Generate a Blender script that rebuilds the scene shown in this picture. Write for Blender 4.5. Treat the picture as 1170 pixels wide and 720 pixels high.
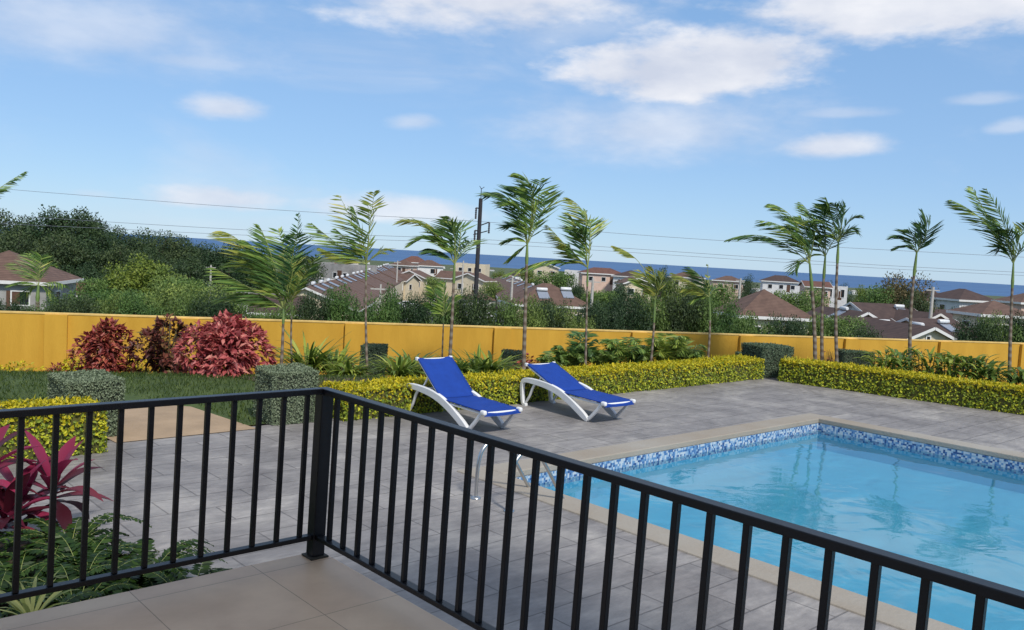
import bpy, math, random
import numpy as np
from mathutils import Vector, Matrix
R = math.radians
def rgba(c): return (c[0], c[1], c[2], 1)
random.seed(7); rng = np.random.default_rng(7)
scene = bpy.context.scene
for o in list(bpy.data.objects): bpy.data.objects.remove(o)
col = scene.collection

# ------------------------------------------------------------------ camera
EYE = 2.3
F, CX, CY = 981., 585., 360.
def _basis():
    s = .057; b = 278 - s*338
    dn = np.array([-s, 1, -(b - CY + s*CX)/F]); dn /= np.linalg.norm(dn)
    v1 = np.array([-313-CX, 238-CY, F]); v2 = np.array([1657-CX, 356-CY, F])
    v1 = v1 - dn*(v1@dn); v1 /= np.linalg.norm(v1)
    v2 = v2 - dn*(v2@dn); v2 /= np.linalg.norm(v2)
    m = v1+v2; m /= np.linalg.norm(m); d = np.cross(m, dn)
    X = (m-d)/math.sqrt(2); Y = (m+d)/math.sqrt(2)
    return np.array([X, Y, -dn])            # rows: world axes seen from the camera
B = _basis()
FW = B[:, 2].copy(); FW[2] = 0; FW /= np.linalg.norm(FW)      # level forward
RT = np.array([FW[1], -FW[0], 0])                             # level right
YAW = math.atan2(FW[1], FW[0])
def ray(px, py): return B @ np.array([(px-CX)/F, (py-CY)/F, 1.])
def far(px, py, depth):
    "world point seen along a line of sight, depth metres off"
    return ray(px, py)*depth + np.array([0, 0, EYE])
def onz(px, py, z):
    r = ray(px, py); return r*((z-EYE)/r[2]) + np.array([0, 0, EYE])
def horizon(px): return 278 + .057*(px-338)

cam = bpy.data.cameras.new('camera'); camo = bpy.data.objects.new('camera', cam); col.objects.link(camo)
cam.sensor_width = 36; cam.lens = 36*F/1170; cam.clip_start = .05; cam.clip_end = 200000
M4 = Matrix.Identity(4)
for i in range(3):
    M4[i][0] = B[i, 0]; M4[i][1] = -B[i, 1]; M4[i][2] = -B[i, 2]
M4[2][3] = EYE
camo.matrix_world = M4
scene.camera = camo

# ------------------------------------------------------------------ sun, sky, exposure
SUN_AZ, SUN_EL = R(-103), R(47)          # azimuth counted from +X towards +Y
sd = Vector((math.cos(SUN_AZ)*math.cos(SUN_EL), math.sin(SUN_AZ)*math.cos(SUN_EL), math.sin(SUN_EL)))
sl = bpy.data.lights.new('sun', 'SUN'); sl.energy = 2.2; sl.angle = R(7); sl.color = (1, .95, .86)
so = bpy.data.objects.new('sun', sl); col.objects.link(so); so.location = (0, -30, 40)
so.rotation_euler = sd.to_track_quat('Z', 'Y').to_euler()
scene.view_settings.view_transform = 'Standard'; scene.view_settings.look = 'None'
scene.view_settings.exposure = 0.68; scene.view_settings.gamma = 1
scene.view_settings.use_curve_mapping = False
scene.render.resolution_x = 1024; scene.render.resolution_y = 630

W = bpy.data.worlds.new('World'); scene.world = W; W.use_nodes = True
def build_world():
    nt = W.node_tree; nt.nodes.clear(); N = nt.nodes.new; L = nt.links.new
    out = N('ShaderNodeOutputWorld'); bg = N('ShaderNodeBackground'); bg.inputs[1].default_value = .12
    sky = N('ShaderNodeTexSky'); sky.sky_type = 'NISHITA'; sky.sun_disc = False
    sky.sun_elevation = SUN_EL; sky.sun_rotation = math.pi/2 - SUN_AZ
    sky.air_density = 1.0; sky.dust_density = .1; sky.ozone_density = 3.0; sky.altitude = 60
    tc = N('ShaderNodeTexCoord'); sp = N('ShaderNodeSeparateXYZ'); L(tc.outputs['Generated'], sp.inputs[0])
    def m(op, a, b=None, c=None, clamp=False):
        n = N('ShaderNodeMath'); n.operation = op; n.use_clamp = clamp
        for i, v in enumerate((a, b, c)):
            if v is None: continue
            if hasattr(v, 'links'): L(v, n.inputs[i])
            else: n.inputs[i].default_value = v
        return n.outputs[0]
    az = m('ARCTAN2', sp.outputs[1], sp.outputs[0]); el = m('ARCSINE', sp.outputs[2])
    mp = N('ShaderNodeMapping'); mp.inputs['Scale'].default_value = (1, 1, 2.6); L(tc.outputs['Generated'], mp.inputs[0])
    def noise(scale, detail, rough=.55, dist=0.):
        n = N('ShaderNodeTexNoise'); n.inputs['Scale'].default_value = scale; n.inputs['Detail'].default_value = detail
        n.inputs['Roughness'].default_value = rough; n.inputs['Distortion'].default_value = dist
        L(mp.outputs[0], n.inputs['Vector']); return n.outputs['Fac']
    n1 = noise(9, 7); n2 = noise(22, 5, .6); n3 = noise(3.2, 6, .6, .4)
    wob = m('ADD', m('MULTIPLY', m('SUBTRACT', n1, .5), 1.35), m('MULTIPLY', m('SUBTRACT', n2, .5), .75))
    # px centre, half width, half height, strength, softness
    clouds = [(560, -8, 185, 66, 1.0, .85), (770, 82, 125, 44, 1.0, .6), (835, 72, 110, 40, 1.0, .6), (750, 150, 200, 50, .62, 1.3), (952, 168, 62, 18, .85, .95),
              (1060, 2, 185, 50, 1, .6), (256, 125, 50, 17, .75, .95), (475, 141, 34, 11, .45, 1.0), (215, 70, 70, 14, .40, 1.0),
              (90, 36, 240, 56, .5, 1.3), (250, 228, 80, 18, .8, .9), (440, 240, 110, 18, .75, .9), (960, 130, 60, 8, .35, 1.0),
              (1120, 114, 34, 7, .35, 1.0), (1155, 146, 22, 9, .4, 1.0), (640, 30, 120, 40, .4, 1.2), (105, 222, 30, 6, .3, 1.0)]
    tot = None
    for (x, y, rx, ry, s, soft) in clouds:
        r = ray(x, y); r = r/np.linalg.norm(r)
        a0 = math.atan2(r[1], r[0]); e0 = math.asin(r[2])
        da = rx/F; de = ry/F
        u = m('DIVIDE', m('SUBTRACT', az, a0), da); v = m('DIVIDE', m('SUBTRACT', el, e0), de)
        v = m('ADD', v, m('MULTIPLY', u, .12))
        # flatter underside: distance grows faster below the middle
        vv = m('MAXIMUM', v, m('MULTIPLY', v, -1.35))
        d = m('SQRT', m('ADD', m('MULTIPLY', u, u), m('MULTIPLY', vv, vv)))
        k = m('ADD', m('SUBTRACT', 1.18, d), wob)
        mr = N('ShaderNodeMapRange'); mr.interpolation_type = 'SMOOTHSTEP'; L(k, mr.inputs[0])
        mr.inputs[1].default_value = -.05; mr.inputs[2].default_value = soft; mr.inputs[3].default_value = 0; mr.inputs[4].default_value = s
        tot = mr.outputs[0] if tot is None else m('MAXIMUM', tot, mr.outputs[0])
    # thin veil and scattered cloud over the rest of the sky
    veil = N('ShaderNodeMapRange'); veil.interpolation_type = 'SMOOTHSTEP'; L(n3, veil.inputs[0])
    veil.inputs[1].default_value = .50; veil.inputs[2].default_value = .82; veil.inputs[4].default_value = .42
    tot = m('MAXIMUM', tot, veil.outputs[0])
    # body shade of the clouds: fine noise makes them uneven
    shade = N('ShaderNodeMapRange'); L(n1, shade.inputs[0]); shade.inputs[1].default_value = .3; shade.inputs[2].default_value = .7
    cc = N('ShaderNodeMix'); cc.data_type = 'RGBA'; L(shade.outputs[0], cc.inputs[0])
    cc.inputs[6].default_value = (3.2, 3.5, 4.2, 1); cc.inputs[7].default_value = (4.6, 4.7, 5.0, 1)
    # humid tropical air: the lower blue is paler and flatter than a clean Rayleigh sky
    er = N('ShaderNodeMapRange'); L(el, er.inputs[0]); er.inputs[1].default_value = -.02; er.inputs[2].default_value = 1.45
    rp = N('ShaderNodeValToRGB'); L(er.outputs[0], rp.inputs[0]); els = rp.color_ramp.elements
    stops = [(0, (1.95, 2.8, 3.9)), (.09, (1.5, 2.4, 3.75)), (.22, (1.18, 2.12, 3.55)), (.36, (2.1, 2.5, 3.1)), (1, (2.9, 2.95, 3.05))]  # overhead stops are whitened further to add neutral fill light
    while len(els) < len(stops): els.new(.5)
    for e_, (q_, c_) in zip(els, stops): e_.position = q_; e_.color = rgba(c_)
    tint = N('ShaderNodeMix'); tint.data_type = 'RGBA'; tint.blend_type = 'MULTIPLY'; tint.inputs[0].default_value = 1
    L(sky.outputs[0], tint.inputs[6]); tint.inputs[7].default_value = SKY_TINT
    mx = N('ShaderNodeMix'); mx.data_type = 'RGBA'; L(tot, mx.inputs[0]); 
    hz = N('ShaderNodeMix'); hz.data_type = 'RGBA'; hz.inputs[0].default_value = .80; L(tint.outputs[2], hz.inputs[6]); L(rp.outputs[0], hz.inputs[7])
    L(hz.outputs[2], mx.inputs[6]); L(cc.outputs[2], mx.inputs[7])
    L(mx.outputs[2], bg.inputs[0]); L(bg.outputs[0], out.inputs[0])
SKY_TINT = (.80, .96, 1.12, 1)
build_world()

# ------------------------------------------------------------------ materials
def new_mat(name):
    m = bpy.data.materials.new(name); m.use_nodes = True
    nt = m.node_tree; nt.nodes.clear(); return m, nt, nt.nodes.new, nt.links.new
def mat(name, c, rough=.6, var=.12, scale=6., bump=.0, bscale=None, metal=0., spec=.5, c2=None, stretch=None, detail=6):
    "painted / stone / plaster surface: two tones mixed by noise, optional bump"
    m, nt, N, L = new_mat(name)
    out = N('ShaderNodeOutputMaterial'); p = N('ShaderNodeBsdfPrincipled'); L(p.outputs[0], out.inputs[0])
    p.inputs['Roughness'].default_value = rough; p.inputs['Metallic'].default_value = metal; p.inputs['Specular IOR Level'].default_value = spec
    tc = N('ShaderNodeTexCoord'); vec = tc.outputs['Object']
    if stretch:
        mp = N('ShaderNodeMapping'); mp.inputs['Scale'].default_value = stretch; L(vec, mp.inputs[0]); vec = mp.outputs[0]
    n = N('ShaderNodeTexNoise'); n.inputs['Scale'].default_value = scale; n.inputs['Detail'].default_value = detail; n.inputs['Roughness'].default_value = .62; L(vec, n.inputs['Vector'])
    rp = N('ShaderNodeValToRGB'); L(n.outputs['Fac'], rp.inputs[0])
    if c2 is None: c2 = tuple(x*(1-var*1.6) for x in c); c = tuple(min(1, x*(1+var*.6)) for x in c)
    rp.color_ramp.elements[0].position = .32; rp.color_ramp.elements[0].color = rgba(c2)
    rp.color_ramp.elements[1].position = .68; rp.color_ramp.elements[1].color = rgba(c)
    L(rp.outputs[0], p.inputs['Base Color'])
    if bump:
        nb = N('ShaderNodeTexNoise'); nb.inputs['Scale'].default_value = bscale or scale*6; nb.inputs['Detail'].default_value = 5; L(vec, nb.inputs['Vector'])
        bm = N('ShaderNodeBump'); bm.inputs['Strength'].default_value = bump; bm.inputs['Distance'].default_value = .02; L(nb.outputs['Fac'], bm.inputs['Height']); L(bm.outputs[0], p.inputs['Normal'])
    return m
def leafmat(name, stops, rough=.5, trans=.3, spec=.4, clump=0., objvar=.0):
    "leaves: every separate leaf takes its own tone from the stops"
    m, nt, N, L = new_mat(name)
    out = N('ShaderNodeOutputMaterial'); p = N('ShaderNodeBsdfPrincipled'); p.inputs['Roughness'].default_value = rough; p.inputs['Specular IOR Level'].default_value = spec
    g = N('ShaderNodeNewGeometry'); rp = N('ShaderNodeValToRGB'); fac = g.outputs['Random Per Island']
    if clump:
        tc = N('ShaderNodeTexCoord'); n = N('ShaderNodeTexNoise'); n.inputs['Scale'].default_value = clump; n.inputs['Detail'].default_value = 2; L(tc.outputs['Object'], n.inputs['Vector'])
        a = N('ShaderNodeMath'); a.operation = 'MULTIPLY_ADD'; L(fac, a.inputs[0]); a.inputs[1].default_value = .5
        b = N('ShaderNodeMath'); b.operation = 'MULTIPLY_ADD'; L(n.outputs['Fac'], b.inputs[0]); b.inputs[1].default_value = 1.6; b.inputs[2].default_value = -.55
        L(b.outputs[0], a.inputs[2]); a.use_clamp = True; fac = a.outputs[0]
    L(fac, rp.inputs[0])
    els = rp.color_ramp.elements
    while len(els) < len(stops): els.new(.5)
    for e, (pos, c) in zip(els, stops): e.position = pos; e.color = rgba(c)
    colr = rp.outputs[0]
    if objvar:
        oi = N('ShaderNodeObjectInfo'); hs = N('ShaderNodeHueSaturation')
        a = N('ShaderNodeMapRange'); L(oi.outputs['Random'], a.inputs[0]); a.inputs[3].default_value = 1-objvar; a.inputs[4].default_value = 1+objvar
        L(a.outputs[0], hs.inputs['Value'])
        a = N('ShaderNodeMath'); a.operation = 'MULTIPLY_ADD'; L(oi.outputs['Random'], a.inputs[0]); a.inputs[1].default_value = -.05; a.inputs[2].default_value = .525
        L(a.outputs[0], hs.inputs['Hue']); L(colr, hs.inputs['Color']); colr = hs.outputs[0]
    L(colr, p.inputs['Base Color'])
    if trans:
        t = N('ShaderNodeBsdfTranslucent'); L(colr, t.inputs[0]); mx = N('ShaderNodeMixShader'); mx.inputs[0].default_value = trans
        L(p.outputs[0], mx.inputs[1]); L(t.outputs[0], mx.inputs[2]); L(mx.outputs[0], out.inputs[0])
    else: L(p.outputs[0], out.inputs[0])
    return m

def stamped_concrete():
    m, nt, N, L = new_mat('stamped_concrete')
    out = N('ShaderNodeOutputMaterial'); p = N('ShaderNodeBsdfPrincipled'); L(p.outputs[0], out.inputs[0])
    tc = N('ShaderNodeTexCoord')
    def brick(w, h, off, rot, mort):
        mp = N('ShaderNodeMapping'); mp.inputs['Rotation'].default_value = (0, 0, R(rot)); mp.inputs['Location'].default_value = off; L(tc.outputs['Object'], mp.inputs[0])
        b = N('ShaderNodeTexBrick'); b.inputs['Scale'].default_value = 1; b.inputs['Brick Width'].default_value = w; b.inputs['Row Height'].default_value = h
        b.inputs['Mortar Size'].default_value = mort; b.inputs['Mortar Smooth'].default_value = .4; b.inputs['Bias'].default_value = 0
        b.inputs['Color1'].default_value = (.2, .2, .2, 1); b.inputs['Color2'].default_value = (.8, .8, .8, 1); b.inputs['Mortar'].default_value = (.5, .5, .5, 1)
        L(mp.outputs[0], b.inputs['Vector']); return b
    b = brick(.80, .40, (.1, .2, 0), 0, .008)
    n = N('ShaderNodeTexNoise'); n.inputs['Scale'].default_value = 1.1; n.inputs['Detail'].default_value = 8; n.inputs['Roughness'].default_value = .65; n.inputs['Distortion'].default_value = .6
    L(tc.outputs['Object'], n.inputs['Vector'])
    mp = N('ShaderNodeMapping'); mp.inputs['Scale'].default_value = (1, 3.2, 1); mp.inputs['Rotation'].default_value = (0, 0, R(28)); L(tc.outputs['Object'], mp.inputs[0])
    n2 = N('ShaderNodeTexNoise'); n2.inputs['Scale'].default_value = 4; n2.inputs['Detail'].default_value = 7; n2.inputs['Roughness'].default_value = .7; L(mp.outputs[0], n2.inputs['Vector'])
    rp = N('ShaderNodeValToRGB'); L(n.outputs['Fac'], rp.inputs[0])
    e = rp.color_ramp.elements; e[0].position = .3; e[0].color = (.15, .138, .138, 1); e[1].position = .7; e[1].color = (.36, .338, .318, 1)
    x = e.new(.5); x.color = (.235, .22, .216, 1)
    mx = N('ShaderNodeMix'); mx.data_type = 'RGBA'; mx.blend_type = 'OVERLAY'; mx.inputs[0].default_value = .62; L(rp.outputs[0], mx.inputs[6]); L(n2.outputs['Fac'], mx.inputs[7])
    mb = N('ShaderNodeMix'); mb.data_type = 'RGBA'; mb.blend_type = 'OVERLAY'; mb.inputs[0].default_value = .13; L(mx.outputs[2], mb.inputs[6]); L(b.outputs['Color'], mb.inputs[7])
    mo = N('ShaderNodeMix'); mo.data_type = 'RGBA'; mo.blend_type = 'MULTIPLY'; L(b.outputs['Fac'], mo.inputs[0]); L(mb.outputs[2], mo.inputs[6]); mo.inputs[7].default_value = (.58, .57, .57, 1)
    L(mo.outputs[2], p.inputs['Base Color'])
    rr = N('ShaderNodeMapRange'); L(n2.outputs['Fac'], rr.inputs[0]); rr.inputs[3].default_value = .42; rr.inputs[4].default_value = .72; L(rr.outputs[0], p.inputs['Roughness'])
    h = N('ShaderNodeMath'); h.operation = 'MULTIPLY_ADD'; L(b.outputs['Fac'], h.inputs[0]); h.inputs[1].default_value = -.8; L(n2.outputs['Fac'], h.inputs[2])
    bm = N('ShaderNodeBump'); bm.inputs['Strength'].default_value = .5; bm.inputs['Distance'].default_value = .012; L(h.outputs[0], bm.inputs['Height']); L(bm.outputs[0], p.inputs['Normal'])
    return m
def terrace_tile():
    m, nt, N, L = new_mat('terrace_tile')
    out = N('ShaderNodeOutputMaterial'); p = N('ShaderNodeBsdfPrincipled'); L(p.outputs[0], out.inputs[0])
    tc = N('ShaderNodeTexCoord'); mp = N('ShaderNodeMapping'); mp.inputs['Location'].default_value = (-.17, .33, 0); L(tc.outputs['Object'], mp.inputs[0])
    b = N('ShaderNodeTexBrick'); b.offset = 0; b.inputs['Scale'].default_value = 1; b.inputs['Brick Width'].default_value = .6; b.inputs['Row Height'].default_value = .6
    b.inputs['Mortar Size'].default_value = .0022; b.inputs['Color1'].default_value = (.42, .42, .42, 1); b.inputs['Color2'].default_value = (.58, .58, .58, 1); b.inputs['Mortar'].default_value = (.5, .5, .5, 1); L(mp.outputs[0], b.inputs['Vector'])
    n = N('ShaderNodeTexNoise'); n.inputs['Scale'].default_value = 2.4; n.inputs['Detail'].default_value = 7; n.inputs['Roughness'].default_value = .6; L(tc.outputs['Object'], n.inputs['Vector'])
    rp = N('ShaderNodeValToRGB'); L(n.outputs['Fac'], rp.inputs[0]); e = rp.color_ramp.elements
    e[0].position = .3; e[0].color = (.58, .395, .25, 1); e[1].position = .72; e[1].color = (.78, .57, .385, 1)
    mb = N('ShaderNodeMix'); mb.data_type = 'RGBA'; mb.blend_type = 'OVERLAY'; mb.inputs[0].default_value = .35; L(rp.outputs[0], mb.inputs[6]); L(b.outputs['Color'], mb.inputs[7])
    mo = N('ShaderNodeMix'); mo.data_type = 'RGBA'; mo.blend_type = 'MULTIPLY'; L(b.outputs['Fac'], mo.inputs[0]); L(mb.outputs[2], mo.inputs[6]); mo.inputs[7].default_value = (.5, .48, .46, 1)
    L(mo.outputs[2], p.inputs['Base Color'])
    rr = N('ShaderNodeMapRange'); L(n.outputs['Fac'], rr.inputs[0]); rr.inputs[3].default_value = .33; rr.inputs[4].default_value = .55; L(rr.outputs[0], p.inputs['Roughness'])
    bm = N('ShaderNodeBump'); bm.invert = True; bm.inputs['Strength'].default_value = .4; bm.inputs['Distance'].default_value = .004; L(b.outputs['Fac'], bm.inputs['Height']); L(bm.outputs[0], p.inputs['Normal'])
    return m
def mosaic():
    m, nt, N, L = new_mat('pool_mosaic')
    out = N('ShaderNodeOutputMaterial'); p = N('ShaderNodeBsdfPrincipled'); L(p.outputs[0], out.inputs[0]); p.inputs['Roughness'].default_value = .18
    tc = N('ShaderNodeTexCoord')
    sc = N('ShaderNodeVectorMath'); sc.operation = 'SCALE'; sc.inputs['Scale'].default_value = 1/.027; L(tc.outputs['Object'], sc.inputs[0])
    off = N('ShaderNodeVectorMath'); off.operation = 'ADD'; off.inputs[1].default_value = (.37, .37, .37); L(sc.outputs[0], off.inputs[0])
    fl = N('ShaderNodeVectorMath'); fl.operation = 'FLOOR'; L(off.outputs[0], fl.inputs[0])
    wn = N('ShaderNodeTexWhiteNoise'); wn.noise_dimensions = '3D'; L(fl.outputs[0], wn.inputs['Vector'])
    rp = N('ShaderNodeValToRGB'); rp.color_ramp.interpolation = 'CONSTANT'; L(wn.outputs['Value'], rp.inputs[0]); e = rp.color_ramp.elements
    stops = [(0, (.46, .52, .58)), (.30, (.28, .40, .54)), (.52, (.12, .24, .43)), (.74, (.035, .08, .22)), (.88, (.07, .16, .35))]
    while len(e) < len(stops): e.new(.5)
    for a, (q, c) in zip(e, stops): a.position = q; a.color = rgba(c)
    L(rp.outputs[0], p.inputs['Base Color']); return m
def pool_plaster():
    m, nt, N, L = new_mat('pool_plaster')
    out = N('ShaderNodeOutputMaterial'); p = N('ShaderNodeBsdfPrincipled'); L(p.outputs[0], out.inputs[0]); p.inputs['Roughness'].default_value = .7
    tc = N('ShaderNodeTexCoord')
    n0 = N('ShaderNodeTexNoise'); n0.inputs['Scale'].default_value = 1.5; L(tc.outputs['Object'], n0.inputs['Vector'])
    rp = N('ShaderNodeValToRGB'); L(n0.outputs['Fac'], rp.inputs[0])
    rp.color_ramp.elements[0].color = (.105, .42, .60, 1); rp.color_ramp.elements[1].color = (.145, .52, .70, 1)
    L(rp.outputs[0], p.inputs['Base Color']); return m
def water_mat():
    m, nt, N, L = new_mat('pool_water')
    out = N('ShaderNodeOutputMaterial'); tr = N('ShaderNodeBsdfTransparent'); tr.inputs[0].default_value = (.82, .96, 1, 1)
    gl = N('ShaderNodeBsdfGlossy'); gl.inputs['Roughness'].default_value = .03
    tc = N('ShaderNodeTexCoord'); mp = N('ShaderNodeMapping'); mp.inputs['Rotation'].default_value = (0, 0, YAW); mp.inputs['Scale'].default_value = (1, 1, 1)
    L(tc.outputs['Object'], mp.inputs[0])
    n = N('ShaderNodeTexNoise'); n.inputs['Scale'].default_value = 1.5; n.inputs['Detail'].default_value = 3; n.inputs['Roughness'].default_value = .5; n.inputs['Distortion'].default_value = .7; L(mp.outputs[0], n.inputs['Vector'])
    bm = N('ShaderNodeBump'); bm.inputs['Strength'].default_value = .35; bm.inputs['Distance'].default_value = .020; L(n.outputs['Fac'], bm.inputs['Height'])
    fr = N('ShaderNodeFresnel'); fr.inputs['IOR'].default_value = 1.42; L(bm.outputs[0], fr.inputs['Normal']); L(bm.outputs[0], gl.inputs['Normal'])
    mx = N('ShaderNodeMixShader'); L(fr.outputs[0], mx.inputs[0]); L(tr.outputs[0], mx.inputs[1]); L(gl.outputs[0], mx.inputs[2]); L(mx.outputs[0], out.inputs[0])
    return m

MT = dict(
    deck=stamped_concrete(), tile=terrace_tile(), mosaic=mosaic(), plaster=pool_plaster(), water=water_mat(),
    coping=mat('coping_concrete', (.345, .325, .29), .78, c2=(.285, .24, .19), scale=.55, bump=.3, bscale=30),
    pathc=mat('tan_path_concrete', (.39, .28, .18), .8, var=.14, scale=1.5, bump=.3, bscale=40),
    rail=mat('black_rail_paint', (.006, .006, .009), .36, var=.25, scale=12, bump=.06, bscale=160, spec=.42),
    railplate=mat('rusty_base_plate', (.05, .04, .022), .7, c2=(.02, .016, .012), scale=40),
    wall=mat('yellow_wall_paint', (.64, .365, .040), .82, c2=(.53, .29, .026), scale=1.1, bump=.2, bscale=25, stretch=(1.6, 1.6, .35)),
    wallcap=mat('pale_wall_coping', (.78, .53, .17), .85, var=.18, scale=3),
    white_pl=mat('white_resin', (.78, .79, .80), .38, var=.05, scale=5),
    blue=mat('blue_sling_fabric', (.009, .050, .30), .75, var=.10, scale=8, bump=.25, bscale=260, spec=.25),
    steel=mat('stainless_steel', (.55, .56, .57), .3, var=.05, metal=1.),
    soil=mat('bed_soil', (.105, .075, .045), .95, c2=(.045, .034, .022), scale=4, bump=.8, bscale=18),
    lawn=mat('lawn_turf', (.075, .115, .024), .9, c2=(.035, .065, .014), scale=2.2, bump=.9, bscale=60),
    bark=mat('grey_bark', (.16, .13, .10), .9, c2=(.07, .055, .042), scale=3, bump=.5),
    twig=mat('hedge_twigs', (.11, .105, .022), .95, c2=(.05, .055, .014), scale=14),
    twig_grey=mat('grey_hedge_twigs', (.075, .09, .06), .95, c2=(.035, .045, .03), scale=14),
    stem=mat('plant_stem', (.12, .10, .05), .8),
    crownshaft=mat('palm_crownshaft', (.16, .23, .055), .5, c2=(.10, .17, .04), scale=5),
    rachis=mat('frond_rib', (.30, .33, .10), .5, c2=(.17, .22, .06), scale=5),
    hwhite=mat('white_house_paint', (.72, .71, .70), .8, var=.08, scale=1), hcream=mat('cream_house_paint', (.68, .58, .42), .85, var=.1, scale=1),
    hpink=mat('pink_house_paint', (.66, .47, .38), .85, var=.08, scale=1), hgrey=mat('grey_bare_render', (.36, .345, .33), .9, var=.2, scale=.8),
    horange=mat('peach_house_paint', (.56, .30, .16), .85, var=.1, scale=1), fascia=mat('white_fascia', (.75, .74, .72), .7, var=.06),
    glass=mat('dark_window_glass', (.02, .024, .03), .12, var=.1), door=mat('brown_door', (.12, .06, .035), .6),
    panel=mat('solar_panel_glass', (.24, .27, .33), .22, var=.1), tank=mat('heater_tank', (.70, .71, .72), .35, var=.05),
    pole=mat('dark_pole_wood', (.035, .033, .04), .85, var=.2), pole_pale=mat('pale_pole_concrete', (.50, .47, .43), .85, var=.12),
    wire=mat('cable', (.20, .22, .26), .6), porcelain=mat('insulator', (.06, .055, .06), .4),
    road=mat('asphalt', (.16, .16, .165), .9, var=.1, scale=.5), render=mat('house_render', (.55, .46, .33), .85, var=.08, scale=1),
    carw=mat('white_car_paint', (.75, .75, .76), .3, var=.03), carr=mat('dark_red_car_paint', (.16, .03, .025), .3, var=.05), tyre=mat('tyre_rubber', (.02, .02, .02), .9),
)
def roofmat(name, c, c2):
    m, nt, N, L = new_mat(name)
    out = N('ShaderNodeOutputMaterial'); p = N('ShaderNodeBsdfPrincipled'); L(p.outputs[0], out.inputs[0]); p.inputs['Roughness'].default_value = .85
    tc = N('ShaderNodeTexCoord'); n = N('ShaderNodeTexNoise'); n.inputs['Scale'].default_value = 1.6; n.inputs['Detail'].default_value = 8; L(tc.outputs['Object'], n.inputs['Vector'])
    rp = N('ShaderNodeValToRGB'); L(n.outputs['Fac'], rp.inputs[0]); rp.color_ramp.elements[0].position = .3; rp.color_ramp.elements[0].color = rgba(c2); rp.color_ramp.elements[1].position = .7; rp.color_ramp.elements[1].color = rgba(c)
    w = N('ShaderNodeTexWave'); w.bands_direction = 'Z'; w.inputs['Scale'].default_value = 2.6; w.inputs['Distortion'].default_value = .6; L(tc.outputs['Object'], w.inputs['Vector'])
    mx = N('ShaderNodeMix'); mx.data_type = 'RGBA'; mx.blend_type = 'MULTIPLY'; mx.inputs[0].default_value = .35; L(rp.outputs[0], mx.inputs[6]); L(w.outputs['Color'], mx.inputs[7]); L(mx.outputs[2], p.inputs['Base Color'])
    return m
MT['roof_brown'] = roofmat('brown_shingle_roof', (.175, .104, .078), (.115, .066, .05))
MT['roof_dark'] = roofmat('dark_brown_shingle_roof', (.095, .058, .05), (.06, .036, .033))
MT['roof_red'] = roofmat('reddish_shingle_roof', (.19, .085, .06), (.12, .055, .042))
MT['roof_flat'] = mat('flat_concrete_roof', (.42, .40, .38), .9, var=.15)

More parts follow.
